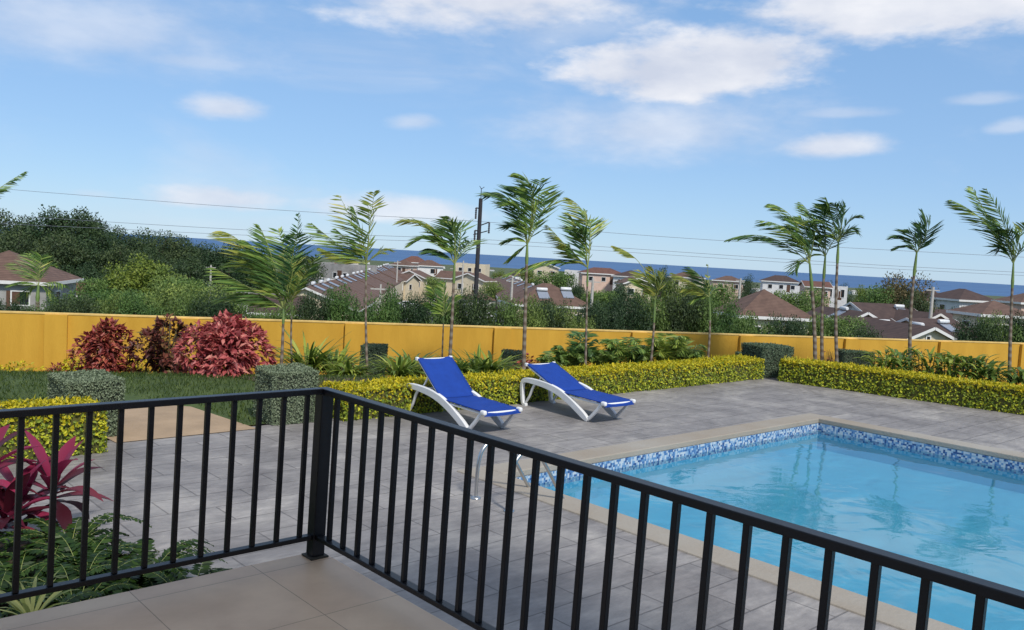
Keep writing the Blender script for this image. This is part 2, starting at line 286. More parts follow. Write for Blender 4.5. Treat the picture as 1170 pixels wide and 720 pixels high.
LF = dict(
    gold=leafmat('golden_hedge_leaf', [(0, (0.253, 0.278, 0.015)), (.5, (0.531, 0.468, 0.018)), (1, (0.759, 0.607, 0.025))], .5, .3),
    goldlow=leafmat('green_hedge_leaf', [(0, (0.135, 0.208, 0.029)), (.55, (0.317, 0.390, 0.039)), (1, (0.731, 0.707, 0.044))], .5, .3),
    silver=leafmat('silver_hedge_leaf', [(0, (.145, .19, .11)), (.6, (.21, .26, .16)), (1, (.29, .345, .23))], .6, .2),
    darkblock=leafmat('dark_hedge_leaf', [(0, (0.062, 0.097, 0.055)), (.6, (0.117, 0.172, 0.103)), (1, (0.207, 0.276, 0.172))], .6, .2),
    red=leafmat('crimson_leaf', [(0, (0.192, 0.033, 0.036)), (.4, (0.432, 0.085, 0.090)), (.75, (0.624, 0.163, 0.156)), (1, (0.768, 0.338, 0.264))], .45, .35),
    redbrown=leafmat('copper_red_leaf', [(0, (0.142, 0.026, 0.026)), (.5, (0.343, 0.066, 0.055)), (.85, (0.564, 0.152, 0.098)), (1, (0.605, 0.306, 0.131))], .45, .3),
    bronze=leafmat('dark_bronze_leaf', [(0, (0.049, 0.022, 0.017)), (.5, (0.140, 0.036, 0.031)), (.8, (0.224, 0.070, 0.042)), (1, (0.168, 0.140, 0.042))], .45, .3),
    ti=leafmat('magenta_leaf', [(0, (0.069, 0.009, 0.023)), (.4, (0.193, 0.016, 0.051)), (1, (0.419, 0.045, 0.117))], .35, .35),
    tidark=leafmat('maroon_leaf', [(0, (0.032, 0.009, 0.014)), (.6, (0.090, 0.014, 0.027)), (1, (0.180, 0.027, 0.045))], .35, .25),
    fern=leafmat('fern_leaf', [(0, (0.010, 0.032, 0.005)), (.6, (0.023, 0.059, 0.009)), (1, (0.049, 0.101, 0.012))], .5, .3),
    strap=leafmat('strap_leaf', [(0, (0.086, 0.143, 0.025)), (.5, (0.186, 0.272, 0.043)), (.85, (0.358, 0.429, 0.072)), (1, (0.515, 0.543, 0.129))], .45, .35),
    spider=leafmat('variegated_leaf', [(0, (0.250, 0.312, 0.078)), (1, (0.562, 0.562, 0.203))], .45, .3),
    arching=leafmat('bed_palm_leaf', [(0, (0.064, 0.118, 0.026)), (.5, (0.134, 0.226, 0.047)), (1, (0.288, 0.378, 0.082))], .45, .3),
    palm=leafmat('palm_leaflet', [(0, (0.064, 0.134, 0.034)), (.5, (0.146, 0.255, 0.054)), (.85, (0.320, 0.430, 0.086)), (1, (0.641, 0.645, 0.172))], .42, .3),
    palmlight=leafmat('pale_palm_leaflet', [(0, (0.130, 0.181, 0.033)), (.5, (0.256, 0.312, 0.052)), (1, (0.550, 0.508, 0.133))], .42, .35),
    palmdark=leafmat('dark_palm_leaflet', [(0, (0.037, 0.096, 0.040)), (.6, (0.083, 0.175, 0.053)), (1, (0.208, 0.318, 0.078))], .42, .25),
    tdark=leafmat('dark_tree_leaf', [(0, (0.019, 0.041, 0.016)), (.5, (0.039, 0.073, 0.025)), (1, (0.078, 0.123, 0.036))], .6, .2, clump=.45, objvar=.15),
    tmid=leafmat('green_tree_leaf', [(0, (0.062, 0.111, 0.031)), (.5, (0.130, 0.208, 0.047)), (1, (0.241, 0.330, 0.069))], .6, .25, clump=.45, objvar=.18),
    tlight=leafmat('yellow_green_tree_leaf', [(0, (0.078, 0.130, 0.021)), (.5, (0.156, 0.215, 0.031)), (1, (0.260, 0.305, 0.046))], .6, .25, clump=.5),
    tbrown=leafmat('russet_tree_leaf', [(0, (0.046, 0.058, 0.021)), (.5, (0.111, 0.098, 0.036)), (1, (0.221, 0.143, 0.065))], .6, .25, clump=.5),
    grassb=leafmat('grass_blade', [(0, (.030, .06, .012)), (.6, (.065, .105, .02)), (1, (.12, .16, .03))], .6, .3),
)

# ------------------------------------------------------------------ mesh helpers
def nrm(v):
    v = np.asarray(v, float); n = np.linalg.norm(v, axis=-1, keepdims=True); return v/np.maximum(n, 1e-9)
UP = np.array([0, 0, 1.])
class MB:
    "collects faces and links them as ONE mesh object"
    def __init__(s): s.V = []; s.n = 0; s.L = []; s.S = []; s.M = []; s.sm = []
    def add(s, v, faces, mi=0, smooth=False):
        v = np.asarray(v, float).reshape(-1, 3); s.V.append(v)
        for f in faces: s.L.append(np.asarray(f)+s.n); s.S.append(len(f)); s.M.append(mi); s.sm.append(smooth)
        s.n += len(v)
    def addn(s, v, faces, mi=0, smooth=False):
        "v (K,3), faces (N,k) arrays, fast"
        v = np.asarray(v, float).reshape(-1, 3); f = np.asarray(faces); s.V.append(v); s.L.append((f+s.n).ravel())
        s.S += [f.shape[1]]*len(f); s.M += [mi]*len(f); s.sm += [smooth]*len(f); s.n += len(v)
    def box(s, lo, hi, mi=0):
        x0, y0, z0 = lo; x1, y1, z1 = hi
        s.add([(x0,y0,z0),(x1,y0,z0),(x1,y1,z0),(x0,y1,z0),(x0,y0,z1),(x1,y0,z1),(x1,y1,z1),(x0,y1,z1)],
              [(3,2,1,0),(4,5,6,7),(0,1,5,4),(1,2,6,5),(2,3,7,6),(3,0,4,7)], mi)
    def beam(s, a, b, w, h, up=UP, mi=0, ext=0.):
        a = np.asarray(a, float); b = np.asarray(b, float); t = nrm(b-a); a = a-t*ext; b = b+t*ext
        sd_ = np.cross(t, up); 
        if np.linalg.norm(sd_) < 1e-5: sd_ = np.cross(t, (0, 1, 0))
        sd_ = nrm(sd_); u = np.cross(sd_, t); v = []
        for p in (a, b):
            for i, j in ((-1,-1),(1,-1),(1,1),(-1,1)): v.append(p+sd_*w/2*i+u*h/2*j)
        s.add(v, [(0,1,2,3),(7,6,5,4),(0,4,5,1),(1,5,6,2),(2,6,7,3),(3,7,4,0)], mi)
    def tube(s, pts, rad, n=8, mi=0, cap=True, flat=None):
        pts = np.asarray(pts, float); k = len(pts); rad = np.broadcast_to(rad, (k,))
        tg = nrm(np.gradient(pts, axis=0)); ref = np.array([.31, .17, .93]) if abs(tg[0][2]) < .9 else np.array([1., .1, 0])
        x = nrm(np.cross(tg[0], ref)); rings = []
        for i in range(k):
            x = nrm(x-tg[i]*(x@tg[i])); y = np.cross(tg[i], x)
            a = np.arange(n)/n*2*math.pi
            rings.append(pts[i]+rad[i]*(np.cos(a)[:, None]*x+np.sin(a)[:, None]*y))
        v = np.concatenate(rings); f = []
        for i in range(k-1):
            for j in range(n): f.append((i*n+j, i*n+(j+1)%n, (i+1)*n+(j+1)%n, (i+1)*n+j))
        s.addn(v, f, mi, True)
        if cap: s.add(rings[0], [tuple(range(n))[::-1]], mi); s.add(rings[-1], [tuple(range(n))], mi)
    def prism(s, poly, z0, z1, mi=0):
        n = len(poly); v = [(p[0], p[1], z0) for p in poly]+[(p[0], p[1], z1) for p in poly]
        s.add(v, [tuple(range(n))[::-1], tuple(range(n, 2*n))]+[(i, (i+1)%n, n+(i+1)%n, n+i) for i in range(n)], mi)
    def build(s, name, mats, parent=None, origin=None, bevel=0.):
        me = bpy.data.meshes.new(name); v = np.concatenate(s.V)
        if origin is not None: v = v-np.asarray(origin)
        me.vertices.add(len(v)); me.vertices.foreach_set('co', v.astype(np.float32).ravel())
        lo = np.concatenate(s.L).astype(np.int32); S = np.asarray(s.S, np.int32); st = np.concatenate([[0], np.cumsum(S)[:-1]]).astype(np.int32)
        me.loops.add(len(lo)); me.loops.foreach_set('vertex_index', lo)
        me.polygons.add(len(S)); me.polygons.foreach_set('loop_start', st); me.polygons.foreach_set('loop_total', S)
        if not isinstance(mats, (list, tuple)): mats = [mats]
        for m in mats: me.materials.append(m)
        me.polygons.foreach_set('material_index', np.asarray(s.M, np.int32))
        me.polygons.foreach_set('use_smooth', np.asarray(s.sm, bool))
        me.update(); me.validate()
        o = bpy.data.objects.new(name, me); col.objects.link(o)
        if origin is not None: o.location = origin
        if parent is not None: o.parent = parent
        if bevel:
            b = o.modifiers.new('bevel', 'BEVEL'); b.width = bevel; b.segments = 2; b.limit_method = 'ANGLE'
        return o
def tag(o, label, cat, group=None):
    o['label'] = label; o['category'] = cat
    if group: o['group'] = group
    return o
def structure(o): o['kind'] = 'structure'; return o
def empty(name, loc, rz=0.):
    o = bpy.data.objects.new(name, None); o.empty_display_size = .2; col.objects.link(o); o.location = loc; o.rotation_euler = (0, 0, rz); return o
def copy_tree(o, parent=None):
    c = o.copy(); col.objects.link(c)
    if parent is not None: c.parent = parent; c.matrix_parent_inverse = o.matrix_parent_inverse.copy()
    for ch in list(o.children): copy_tree(ch, c)
    return c
def smooth01(x): x = np.clip(x, 0, 1); return x*x*(3-2*x)

# ------------------------------------------------------------------ terrain heights
WTOP = .4                                  # top of the yellow wall
WA = far(-60, 357.5-.0306*60, 1.)          # two points on the wall top line
def onwall(px): return onz(px, 357.5+.0306*px, WTOP)
WL, WR = onwall(-60), onwall(1230)
WD = nrm((WR-WL)*[1, 1, 0]); WN = np.array([WD[1], -WD[0], 0])      # WN points to the garden
def wall_s(x, y): return (x-WL[0])*WN[0]+(y-WL[1])*WN[1]            # distance from the wall, + on the garden side
def garden_z(x, y): return -.95*(1-smooth01(np.asarray(wall_s(x, y))/7.0)) - .004
TD = [0, 24, 34, 45, 75, 110, 150, 300, 1000, 2700, 4300, 5500, 200000]
TZ = [-2.6, -2.6, -3.2, -4.0, -5.4, -7.2, -9.0, -14.5, -25.5, -48, -61, -80, -90]
def terrain_z(x, y):
    x = np.asarray(x, float); y = np.asarray(y, float)
    d = x*FW[0]+y*FW[1]; lat = x*RT[0]+y*RT[1]; r = np.hypot(x, y)
    dd = np.where(d > 0, np.maximum(d, .6*r), r*.6)
    z = np.interp(dd, TD, TZ)
    tl = lat/np.maximum(d, 1)
    z = z + 3.2*smooth01((-tl-.30)/.18)*smooth01((dd-82)/30)*smooth01((420-dd)/250)*(d > 0)
    z = z + .35*np.sin(x*.11+1)*np.sin(y*.13)*smooth01((dd-30)/40)
    return z
def fwd_pt(px, depth): 
    p = far(px, horizon(px), depth); return p[0], p[1]

# ------------------------------------------------------------------ ground sheets
VPX = 520                                  # where the town's street grid runs to
rad = np.concatenate([[0], np.geomspace(3, 90000, 150)]); ang = np.arange(240)/240*2*math.pi
vv = []; 
for r_ in rad[1:]:
    xs, ys = r_*np.cos(ang), r_*np.sin(ang); vv.append(np.stack([xs, ys, terrain_z(xs, ys)], 1))
mb = MB(); vv = np.concatenate(vv); nA = 240; i, j = np.meshgrid(np.arange(len(rad)-2), np.arange(nA), indexing='ij'); i = i.ravel(); j = j.ravel()
ff = np.stack([i*nA+j, (i+1)*nA+j, (i+1)*nA+(j+1)%nA, i*nA+(j+1)%nA], 1)
mb.addn(vv, ff, 0, True); mb.add(vv[:nA], [tuple(range(nA))])
def terrain_mat():
    m, nt, N, L = new_mat('scrubby_hillside')
    out = N('ShaderNodeOutputMaterial'); p = N('ShaderNodeBsdfPrincipled'); L(p.outputs[0], out.inputs[0]); p.inputs['Roughness'].default_value = .95
    tc = N('ShaderNodeTexCoord'); n = N('ShaderNodeTexNoise'); n.inputs['Scale'].default_value = .06; n.inputs['Detail'].default_value = 10; n.inputs['Roughness'].default_value = .7; L(tc.outputs['Object'], n.inputs['Vector'])
    rp = N('ShaderNodeValToRGB'); L(n.outputs['Fac'], rp.inputs[0]); e = rp.color_ramp.elements
    e[0].position = .3; e[0].color = (.03, .05, .016, 1); e[1].position = .75; e[1].color = (.19, .165, .095, 1); x = e.new(.5); x.color = (.06, .088, .026, 1)
    L(rp.outputs[0], p.inputs['Base Color']); return m
structure(mb.build('terrain', terrain_mat()))
mb = MB(); a = np.arange(128)/128*2*math.pi; ring = [np.stack([r_*np.cos(a), r_*np.sin(a), np.full(128, -61.)], 1) for r_ in (1200, 3000, 9000, 30000, 90000)]
v = np.concatenate(ring); i, j = np.meshgrid(np.arange(4), np.arange(128), indexing='ij'); i = i.ravel(); j = j.ravel()
mb.addn(v, np.stack([i*128+j, (i+1)*128+j, (i+1)*128+(j+1)%128, i*128+(j+1)%128], 1))
def sea_mat():
    m, nt, N, L = new_mat('sea_water')
    out = N('ShaderNodeOutputMaterial'); p = N('ShaderNodeBsdfPrincipled'); L(p.outputs[0], out.inputs[0])
    tc = N('ShaderNodeTexCoord'); n = N('ShaderNodeTexNoise'); n.inputs['Scale'].default_value = .0012; n.inputs['Detail'].default_value = 6; L(tc.outputs['Object'], n.inputs['Vector'])
    rp = N('ShaderNodeValToRGB'); L(n.outputs['Fac'], rp.inputs[0]); rp.color_ramp.elements[0].position = .35; rp.color_ramp.elements[0].color = (.050, .115, .25, 1); rp.color_ramp.elements[1].position = .65; rp.color_ramp.elements[1].color = (.065, .15, .31, 1)
    L(rp.outputs[0], p.inputs['Base Color']); p.inputs['Roughness'].default_value = .55; p.inputs['Specular IOR Level'].default_value = .12
    return m
structure(mb.build('sea', sea_mat()))

# garden ground between deck and wall: turf sheet, soil bed on top
DECK_RIGHT = ([-8, 9.9], [19.3, 16.6])
def inside_deck(x, y):
    if y > 9.9 or y < -9: return False
    return x < np.interp(y, *DECK_RIGHT)-.1
def sheet(name, x0, x1, y0, y1, step, dz, keep, m):
    xs = np.arange(x0, x1+step/2, step); ys = np.arange(y0, y1+step/2, step); gx, gy = np.meshgrid(xs, ys, indexing='ij')
    gz = garden_z(gx, gy)+dz; v = np.stack([gx, gy, gz], -1).reshape(-1, 3); ny = len(ys); f = []
    for a_ in range(len(xs)-1):
        for b_ in range(ny-1):
            if keep(xs[a_]+step/2, ys[b_]+step/2): f.append((a_*ny+b_, (a_+1)*ny+b_, (a_+1)*ny+b_+1, a_*ny+b_+1))
    q = MB(); q.addn(v, f, 0, True); return structure(q.build(name, m))
sheet('lawn', -12, 44, -12, 28, .4, 0, lambda x, y: wall_s(x, y) > -.1 and not inside_deck(x, y), MT['lawn'])
def in_bed(x, y):
    s = wall_s(x, y)
    if s < 0 or inside_deck(x, y): return False
    if x > 16.0: return True
    if x > 6.5: return True
    return s < 2.6+.35*math.sin(x*1.1)
sheet('planting_bed', -12, 44, -12, 28, .4, .012, in_bed, MT['soil'])
q = MB(); q.add([(-2, 4.0, .012), (1.9, 4.0, .012), (2.35, 4.6, .012), (2.25, 5.7, .012), (1.9, 6.7, .012), (1.2, 7.2, .012), (-2, 7.3, .012)], [(0,1,2,3,4,5,6)])
structure(q.build('bed_by_terrace', MT['soil']))
# deck: slab pieces round the pool
PX0, PX1, PY0, PY1 = 6.02, 12.72, -5.5, 6.55; CW = .35
q = MB()
cx0, cx1, cy0, cy1 = PX0-CW, PX1+CW, PY0-CW, PY1+CW
nx = lambda y: float(np.interp(y, *DECK_RIGHT))
q.prism([(-12, -8), (cx0, -8), (cx0, 9.9), (-12, 9.9)], -.15, 0)
q.prism([(cx0, cy1), (cx1, cy1), (cx1, 9.9), (cx0, 9.9)], -.15, 0)
q.prism([(cx0, -8), (cx1, -8), (cx1, cy0), (cx0, cy0)], -.15, 0)
q.prism([(cx1, -8), (nx(-8), -8), (nx(9.9), 9.9), (cx1, 9.9)], -.15, 0)
structure(q.build('pool_deck', MT['deck']))
# coping ring
q = MB()
for lo, hi in (((cx0, cy0, -.06), (PX0, cy1, .014)), ((PX1, cy0, -.06), (cx1, cy1, .014)), ((PX0, PY1, -.06), (PX1, cy1, .014)), ((PX0, cy0, -.06), (PX1, PY0, .014))): q.box(lo, hi)
structure(q.build('pool_coping', MT['coping'], bevel=.012))
# basin: mosaic band over plaster
WZ = -.175
q = MB(); t = .12
for z0, z1, mi in ((-.23, -.06, 0), (-.62, -.23, 1)):
    q.box((PX0-t, PY0-t, z0), (PX0, PY1+t, z1), mi); q.box((PX1, PY0-t, z0), (PX1+t, PY1+t, z1), mi)
    q.box((PX0, PY1, z0), (PX1, PY1+t, z1), mi); q.box((PX0, PY0-t, z0), (PX1, PY0, z1), mi)
q.box((PX0, PY0, -.62), (PX1, PY1, -.47), 1)
structure(q.build('pool_basin', [MT['mosaic'], MT['plaster']]))
q = MB(); q.add([(PX0, PY0, WZ), (PX1, PY0, WZ), (PX1, PY1, WZ), (PX0, PY1, WZ)], [(0,1,2,3)])
structure(q.build('pool_water', MT['water']))
# tan path
q = MB(); pts = [(3.15, 9.72), (4.8, 9.72), (4.65, 11.4), (4.2, 11.85), (3.4, 12.05), (-10, 12.6), (-10, 11.2), (2.6, 11.05), (3.1, 10.7)]
q.add([(x, y, max(float(garden_z(x, y))+.012, .005 if y < 9.95 else -9)) for x, y in pts], [tuple(range(len(pts)))]); structure(q.build('path', MT['pathc']))
# terrace
TZ0 = .65; CRX, CRY = 2.30, 3.94
q = MB(); q.box((-6, -4, -.1), (CRX+.07, CRY+.07, TZ0)); structure(q.build('terrace_floor', MT['tile'], bevel=.006))

# ------------------------------------------------------------------ unseen house behind the camera, placed and sized to shade the terrace
hb = empty('house', (-2, -1.7, 0)); tag(hb, 'unseen cream rendered two-storey house behind the terrace, sized to shade its tiled floor', 'house')
def hp(q, name, m, par=None):
    o = q.build(name, MT[m], par or hb, origin=(-2, -1.7, 0)); o.location = (0, 0, 0); return o
q = MB(); q.box((-9, -9.5, 0), (2.7, -1.75, 7.3)); hp(q, 'wall', 'render')
q = MB(); q.box((-9.4, -9.9, 7.31), (2.95, -1.45, 7.5)); hp(q, 'roof', 'render')
q = MB(); q.box((-2.6, -1.745, .66), (.4, -1.70, 2.9)); d_ = hp(q, 'sliding_door', 'fascia')
for x0 in (-2.5, -.95): q = MB(); q.box((x0, -1.698, .76), (x0+1.25, -1.68, 2.8)); hp(q, 'pane', 'glass', d_)
q = MB(); q.box((-2.4, -1.745, 4.2), (-.6, -1.70, 5.6)); d_ = hp(q, 'window', 'fascia')
q = MB(); q.box((-2.3, -1.698, 4.3), (-.7, -1.68, 5.5)); hp(q, 'pane', 'glass', d_)

# ------------------------------------------------------------------ railing
rl = empty('railing', (CRX, CRY, TZ0)); tag(rl, 'black square bar metal railing round the tiled terrace corner', 'railing')
def rp_(q, name, m=MT['rail'], bev=.003):
    for v_ in q.V: v_[:, :2] += RT[:2]*.018*np.maximum(v_[:, 2:3]-TZ0-.012, 0)      # the old railing leans a little
    o = q.build(name, m, rl, origin=(CRX, CRY, TZ0), bevel=bev); o.location = (0, 0, 0); return o
RH = TZ0+.905; YE = -1.68; XE = -3.0
q = MB(); q.box((CRX-.035, CRY-.035, TZ0+.012), (CRX+.035, CRY+.035, RH-.03)); rp_(q, 'post')
q = MB(); q.box((CRX-.052, CRY-.052, TZ0+.001), (CRX+.052, CRY+.052, TZ0+.010)); rp_(q, 'base_plate', MT['railplate'], .001)
q = MB(); q.box((CRX-.026, YE, RH-.03), (CRX+.026, CRY+.026, RH)); rp_(q, 'top_rail')
q = MB(); q.box((XE, CRY-.026, RH-.03), (CRX-.0265, CRY+.026, RH)); rp_(q, 'top_rail')
q = MB(); q.box((CRX-.022, YE, TZ0+.10), (CRX+.022, CRY-.036, TZ0+.125)); rp_(q, 'bottom_rail')
q = MB(); q.box((XE, CRY-.022, TZ0+.10), (CRX-.036, CRY+.022, TZ0+.125)); rp_(q, 'bottom_rail')
SPB = .1345; bw = .0115
for k in range(1, 41):
    y = CRY-.1337*k+.003
    q = MB(); q.box((CRX-bw, y-bw, TZ0+.125), (CRX+bw, y+bw, RH-.03)); rp_(q, 'baluster', bev=.002)
for k in range(0, 26):
    x = CRX-.17-.1315*k+.07
    q = MB(); q.box((x-bw, CRY-bw, TZ0+.125), (x+bw, CRY+bw, RH-.03)); rp_(q, 'baluster', bev=.002)

# ------------------------------------------------------------------ pool ladder
ld = empty('pool_ladder', (5.9, 5.85, 0)); tag(ld, 'polished steel ladder with two curved handrails at the pool edge', 'ladder')
for yy in (5.55, 6.02):
    c = [(5.20, 0), (5.20, .22), (5.21, .36), (5.25, .47), (5.34, .535), (5.46, .53), (5.57, .45), (5.70, .28), (5.86, .05), (6.0, -.12), (6.12, -.26), (6.15, -.36), (6.15, -.46)]
    c = np.array(c); tt = np.linspace(0, len(c)-1, 60); xx = np.interp(tt, range(len(c)), c[:, 0]); zz = np.interp(tt, range(len(c)), c[:, 1])
    ker = np.ones(5)/5; xs = np.convolve(np.pad(xx, 2, 'edge'), ker, 'valid'); zs = np.convolve(np.pad(zz, 2, 'edge'), ker, 'valid')
    q = MB(); q.tube(np.stack([xs, np.full(60, yy), zs], 1), .0175, 12); h = q.build('handrail', MT['steel'], ld, origin=(5.9, 5.85, 0)); h.location = (0, 0, 0)
    q = MB(); a_ = np.linspace(0, 1, 3); q.tube([(5.20, yy, .001), (5.20, yy, .012), (5.20, yy, .02)], [.05, .05, .03], 14); e_ = q.build('flange', MT['steel'], h, origin=(5.9, 5.85, 0)); e_.location = (0, 0, 0)
for z in (-.25, -.38):
    q = MB(); q.box((6.07, 5.55, z-.015), (6.17, 6.02, z+.015)); h = q.build('step', MT['white_pl'], ld, origin=(5.9, 5.85, 0)); h.location = (0, 0, 0)

# ------------------------------------------------------------------ sun loungers
def polypath(c, n, k=3):
    c = np.array(c, float); tt = np.linspace(0, len(c)-1, n); o = np.stack([np.interp(tt, range(len(c)), c[:, i]) for i in range(c.shape[1])], 1)
    for _ in range(k):
        o[1:-1] = (o[:-2]+2*o[1:-1]+o[2:])/4
    return o
def ribbon(q, path, halfw, th, xoff=0., mi=0):
    "flat section bar following a (y,z) path: halfw across x, th thick in the path plane"
    p = np.array(path); t = nrm(np.gradient(p, axis=0)); nn = np.stack([-t[:, 1], t[:, 0]], 1); k = len(p)
    th = np.broadcast_to(th, (k,)); v = []
    for i in range(k):
        for sx, sn in ((-1,-1),(1,-1),(1,1),(-1,1)):
            y, z = p[i]+nn[i]*th[i]/2*sn; v.append((xoff+sx*halfw, y, z))
    f = [(0,1,2,3), (4*k-1, 4*k-2, 4*k-3, 4*k-4)]
    for i in range(k-1):
        for j in range(4): f.append((4*i+j, 4*i+4+j, 4*i+4+(j+1)%4, 4*i+(j+1)%4))
    q.add(v, f, mi)
def lounger(loc, rz, by, bz, label):
    r = empty('sun_lounger', loc, rz); tag(r, label, 'sun lounger', 'blue sun loungers by the pool')
    hw = .30; hinge = (.93, .325)
    for sx in (-1, 1):
        arch = polypath([(.29, .022), (.34, .05), (.60, .20), (.88, .325), (1.15, .385), (1.45, .405), (1.66, .405), (1.735, .37), (1.745, .28), (1.72, .12), (1.70, .03), (1.66, .018), (1.62, .02)], 60, 5)
        th = np.interp(np.linspace(0, 1, 60), [0, .1, .25, .42, .58, .75, 1], [.05, .095, .105, .085, .066, .055, .042])
        q = MB(); ribbon(q, arch, .028, th, sx*(hw-.004)); q.build('side_frame', MT['white_pl'], r, bevel=.009)
        q = MB(); ribbon(q, polypath([(1.655, .03), (1.56, .16), (1.50, .30), (1.44, .385)], 20, 3), .016, .03, sx*(hw-.004)); q.build('rear_strut', MT['white_pl'], r, bevel=.006)
        q = MB(); ribbon(q, polypath([(.33, .02), (.27, .05), (.14, .18), (.055, .285)], 20, 3), .020, np.linspace(.05, .036, 20), sx*(hw-.004)); q.build('front_leg', MT['white_pl'], r, bevel=.006)
        q = MB(); ribbon(q, polypath([(.03, .287), (.93, .305)], 12, 1), .014, .026, sx*(hw-.022)); q.build('side_rail', MT['white_pl'], r, bevel=.006)
        q = MB(); ribbon(q, polypath([(hinge[0], hinge[1]-.012), (by, bz-.026)], 8, 1), .013, .024, sx*(hw-.04)); q.build('backrest_rail', MT['white_pl'], r, bevel=.005)
        pp = np.array(hinge)*.42+np.array((by, bz))*.58
        q = MB(); ribbon(q, np.array([pp, (1.42, .385)]), .010, .022, sx*(hw-.05)); q.build('backrest_prop', MT['white_pl'], r, bevel=.003)
        q = MB(); q.box((sx*hw-.03, -.045, .278), (sx*hw+.03, .045, .338)); q.build('corner_cap', MT['white_pl'], r, bevel=.02)
        q = MB(); q.box((sx*(hw-.012)-.022, by-.025, bz-.03), (sx*(hw-.012)+.022, by+.03, bz+.022)); q.build('corner_cap', MT['white_pl'], r, bevel=.012)
    for w_, yy, zz, rr in ((hw, .0, .295, .017), (hw, 1.44, .385, .016), (hw-.03, by, bz-.012, .015)):
        q = MB(); q.tube([(-w_, yy, zz), (w_, yy, zz)], rr, 10); q.build('cross_bar', MT['white_pl'], r)
    def cloth(path, w, name):
        p = polypath(path, 24, 2); nx_ = 9; v = []; k = len(p)
        for top in (1, 0):
            for i in range(k):
                for j in range(nx_):
                    u = j/(nx_-1)*2-1; s_ = math.sin(math.pi*i/(k-1)); sag = -.022*(1-u*u)*(.4+.6*s_)+random.uniform(-.0015, .0015)
                    v.append((u*w, p[i, 0], p[i, 1]+sag+(.006 if top else -.006)))
        f = []; b0 = k*nx_
        for i in range(k-1):
            for j in range(nx_-1):
                a0 = i*nx_+j; f.append((a0, a0+1, a0+nx_+1, a0+nx_)); f.append((b0+a0, b0+a0+nx_, b0+a0+nx_+1, b0+a0+1))
            f.append((i*nx_, (i+1)*nx_, b0+(i+1)*nx_, b0+i*nx_)); e = i*nx_+nx_-1; f.append((e+nx_, e, b0+e, b0+e+nx_))
        for j in range(nx_-1):
            f.append((j+1, j, b0+j, b0+j+1)); e = (k-1)*nx_+j; f.append((e, e+1, b0+e+1, b0+e))
        q = MB(); q.add(v, f, 0, False); o = q.build(name, MT['blue'], r)
        for pl in o.data.polygons: pl.use_smooth = abs(pl.normal.z) > .3
        return o
    cloth([(-.03, .27), (-.028, .30), (0, .318), (.5, .330), (hinge[0]+.01, hinge[1]+.018)], hw+.004, 'seat_sling')
    cloth([(hinge[0]-.005, hinge[1]+.022), (by-.02, bz+.005), (by+.012, bz+.012), (by+.02, bz-.02)], hw-.004, 'back_sling')
    return r
lounger((7.32, 8.06, 0), R(-1.5), 1.52, .80, 'blue sling lounger with steep raised back, nearer the terrace corner')
lounger((9.34, 7.83, 0), R(-2), 1.68, .64, 'blue sling lounger with low reclined back, closer to the pool corner')

# ------------------------------------------------------------------ yellow wall
wl = empty('boundary_wall', tuple(WL*[1, 1, 0])); tag(wl, 'long bright yellow rendered boundary wall with pilasters behind the planting', 'wall')
org = np.array([WL[0], WL[1], 0]); LW = float(np.linalg.norm((WR-WL)[:2]))
def wquad(q, s0, s1, n0, n1, z0, z1):
    pts = [org+WD*s+WN*n for s, n in ((s0, n1), (s1, n1), (s1, n0), (s0, n0))]
    q.prism([(p[0], p[1]) for p in pts], z0, z1)
q = MB(); wquad(q, -6, LW+10, -.15, 0, -2.9, WTOP); q.build('wall_panel', MT['wall'], wl, origin=org).location = (0, 0, 0)
q = MB(); wquad(q, -6, LW+10, -.17, .012, WTOP+.001, WTOP+.035); q.build('coping', MT['wallcap'], wl, origin=org).location = (0, 0, 0)
for px in (-90, 53, 205, 395, 565, 722, 845, 965, 1073, 1166, 1240):
    p = onwall(px); s = float((p-org)@WD)
    q = MB(); wquad(q, s-.02, s+.44, .001, .10, -2.0, WTOP-.002); q.build('pilaster', MT['wall'], wl, origin=org).location = (0, 0, 0)

# ------------------------------------------------------------------ leaf builders
def leaves(q, P, D, Nn, length, width, mi=0, fold=.18, bend=.15):
    "many pointed leaves: base points P, directions D, rough normals Nn"
    n = len(P); D = nrm(D); S = nrm(np.cross(D, Nn)+1e-6); Nn = nrm(np.cross(S, D))
    Lh = np.broadcast_to(length, (n,))[:, None]; Wd = np.broadcast_to(width, (n,))[:, None]
    a = P; b = P+D*Lh*.45+S*Wd*.5+Nn*Wd*fold; c = P+D*Lh-Nn*Lh*bend; d = P+D*Lh*.45-S*Wd*.5+Nn*Wd*fold
    mid = P+D*Lh*.5-Nn*Lh*bend*.2
    v = np.stack([a, b, mid, d, c], 1).reshape(-1, 3); k = np.arange(n)[:, None]*5
    f = np.concatenate([k+[0, 1, 2], k+[0, 2, 3], k+[1, 4, 2], k+[2, 4, 3]]).reshape(-1, 3)
    q.addn(v, f, mi)
def quads(q, P, D, Nn, length, width, mi=0):
    n = len(P); D = nrm(D); S = nrm(np.cross(D, Nn)+1e-6); Lh = np.broadcast_to(length, (n,))[:, None]; Wd = np.broadcast_to(width, (n,))[:, None]
    v = np.stack([P, P+D*Lh*.5+S*Wd*.5, P+D*Lh, P+D*Lh*.5-S*Wd*.5], 1).reshape(-1, 3)
    q.addn(v, np.arange(4*n).reshape(-1, 4), mi)
def rdir(n): return nrm(rng.normal(size=(n, 3)))
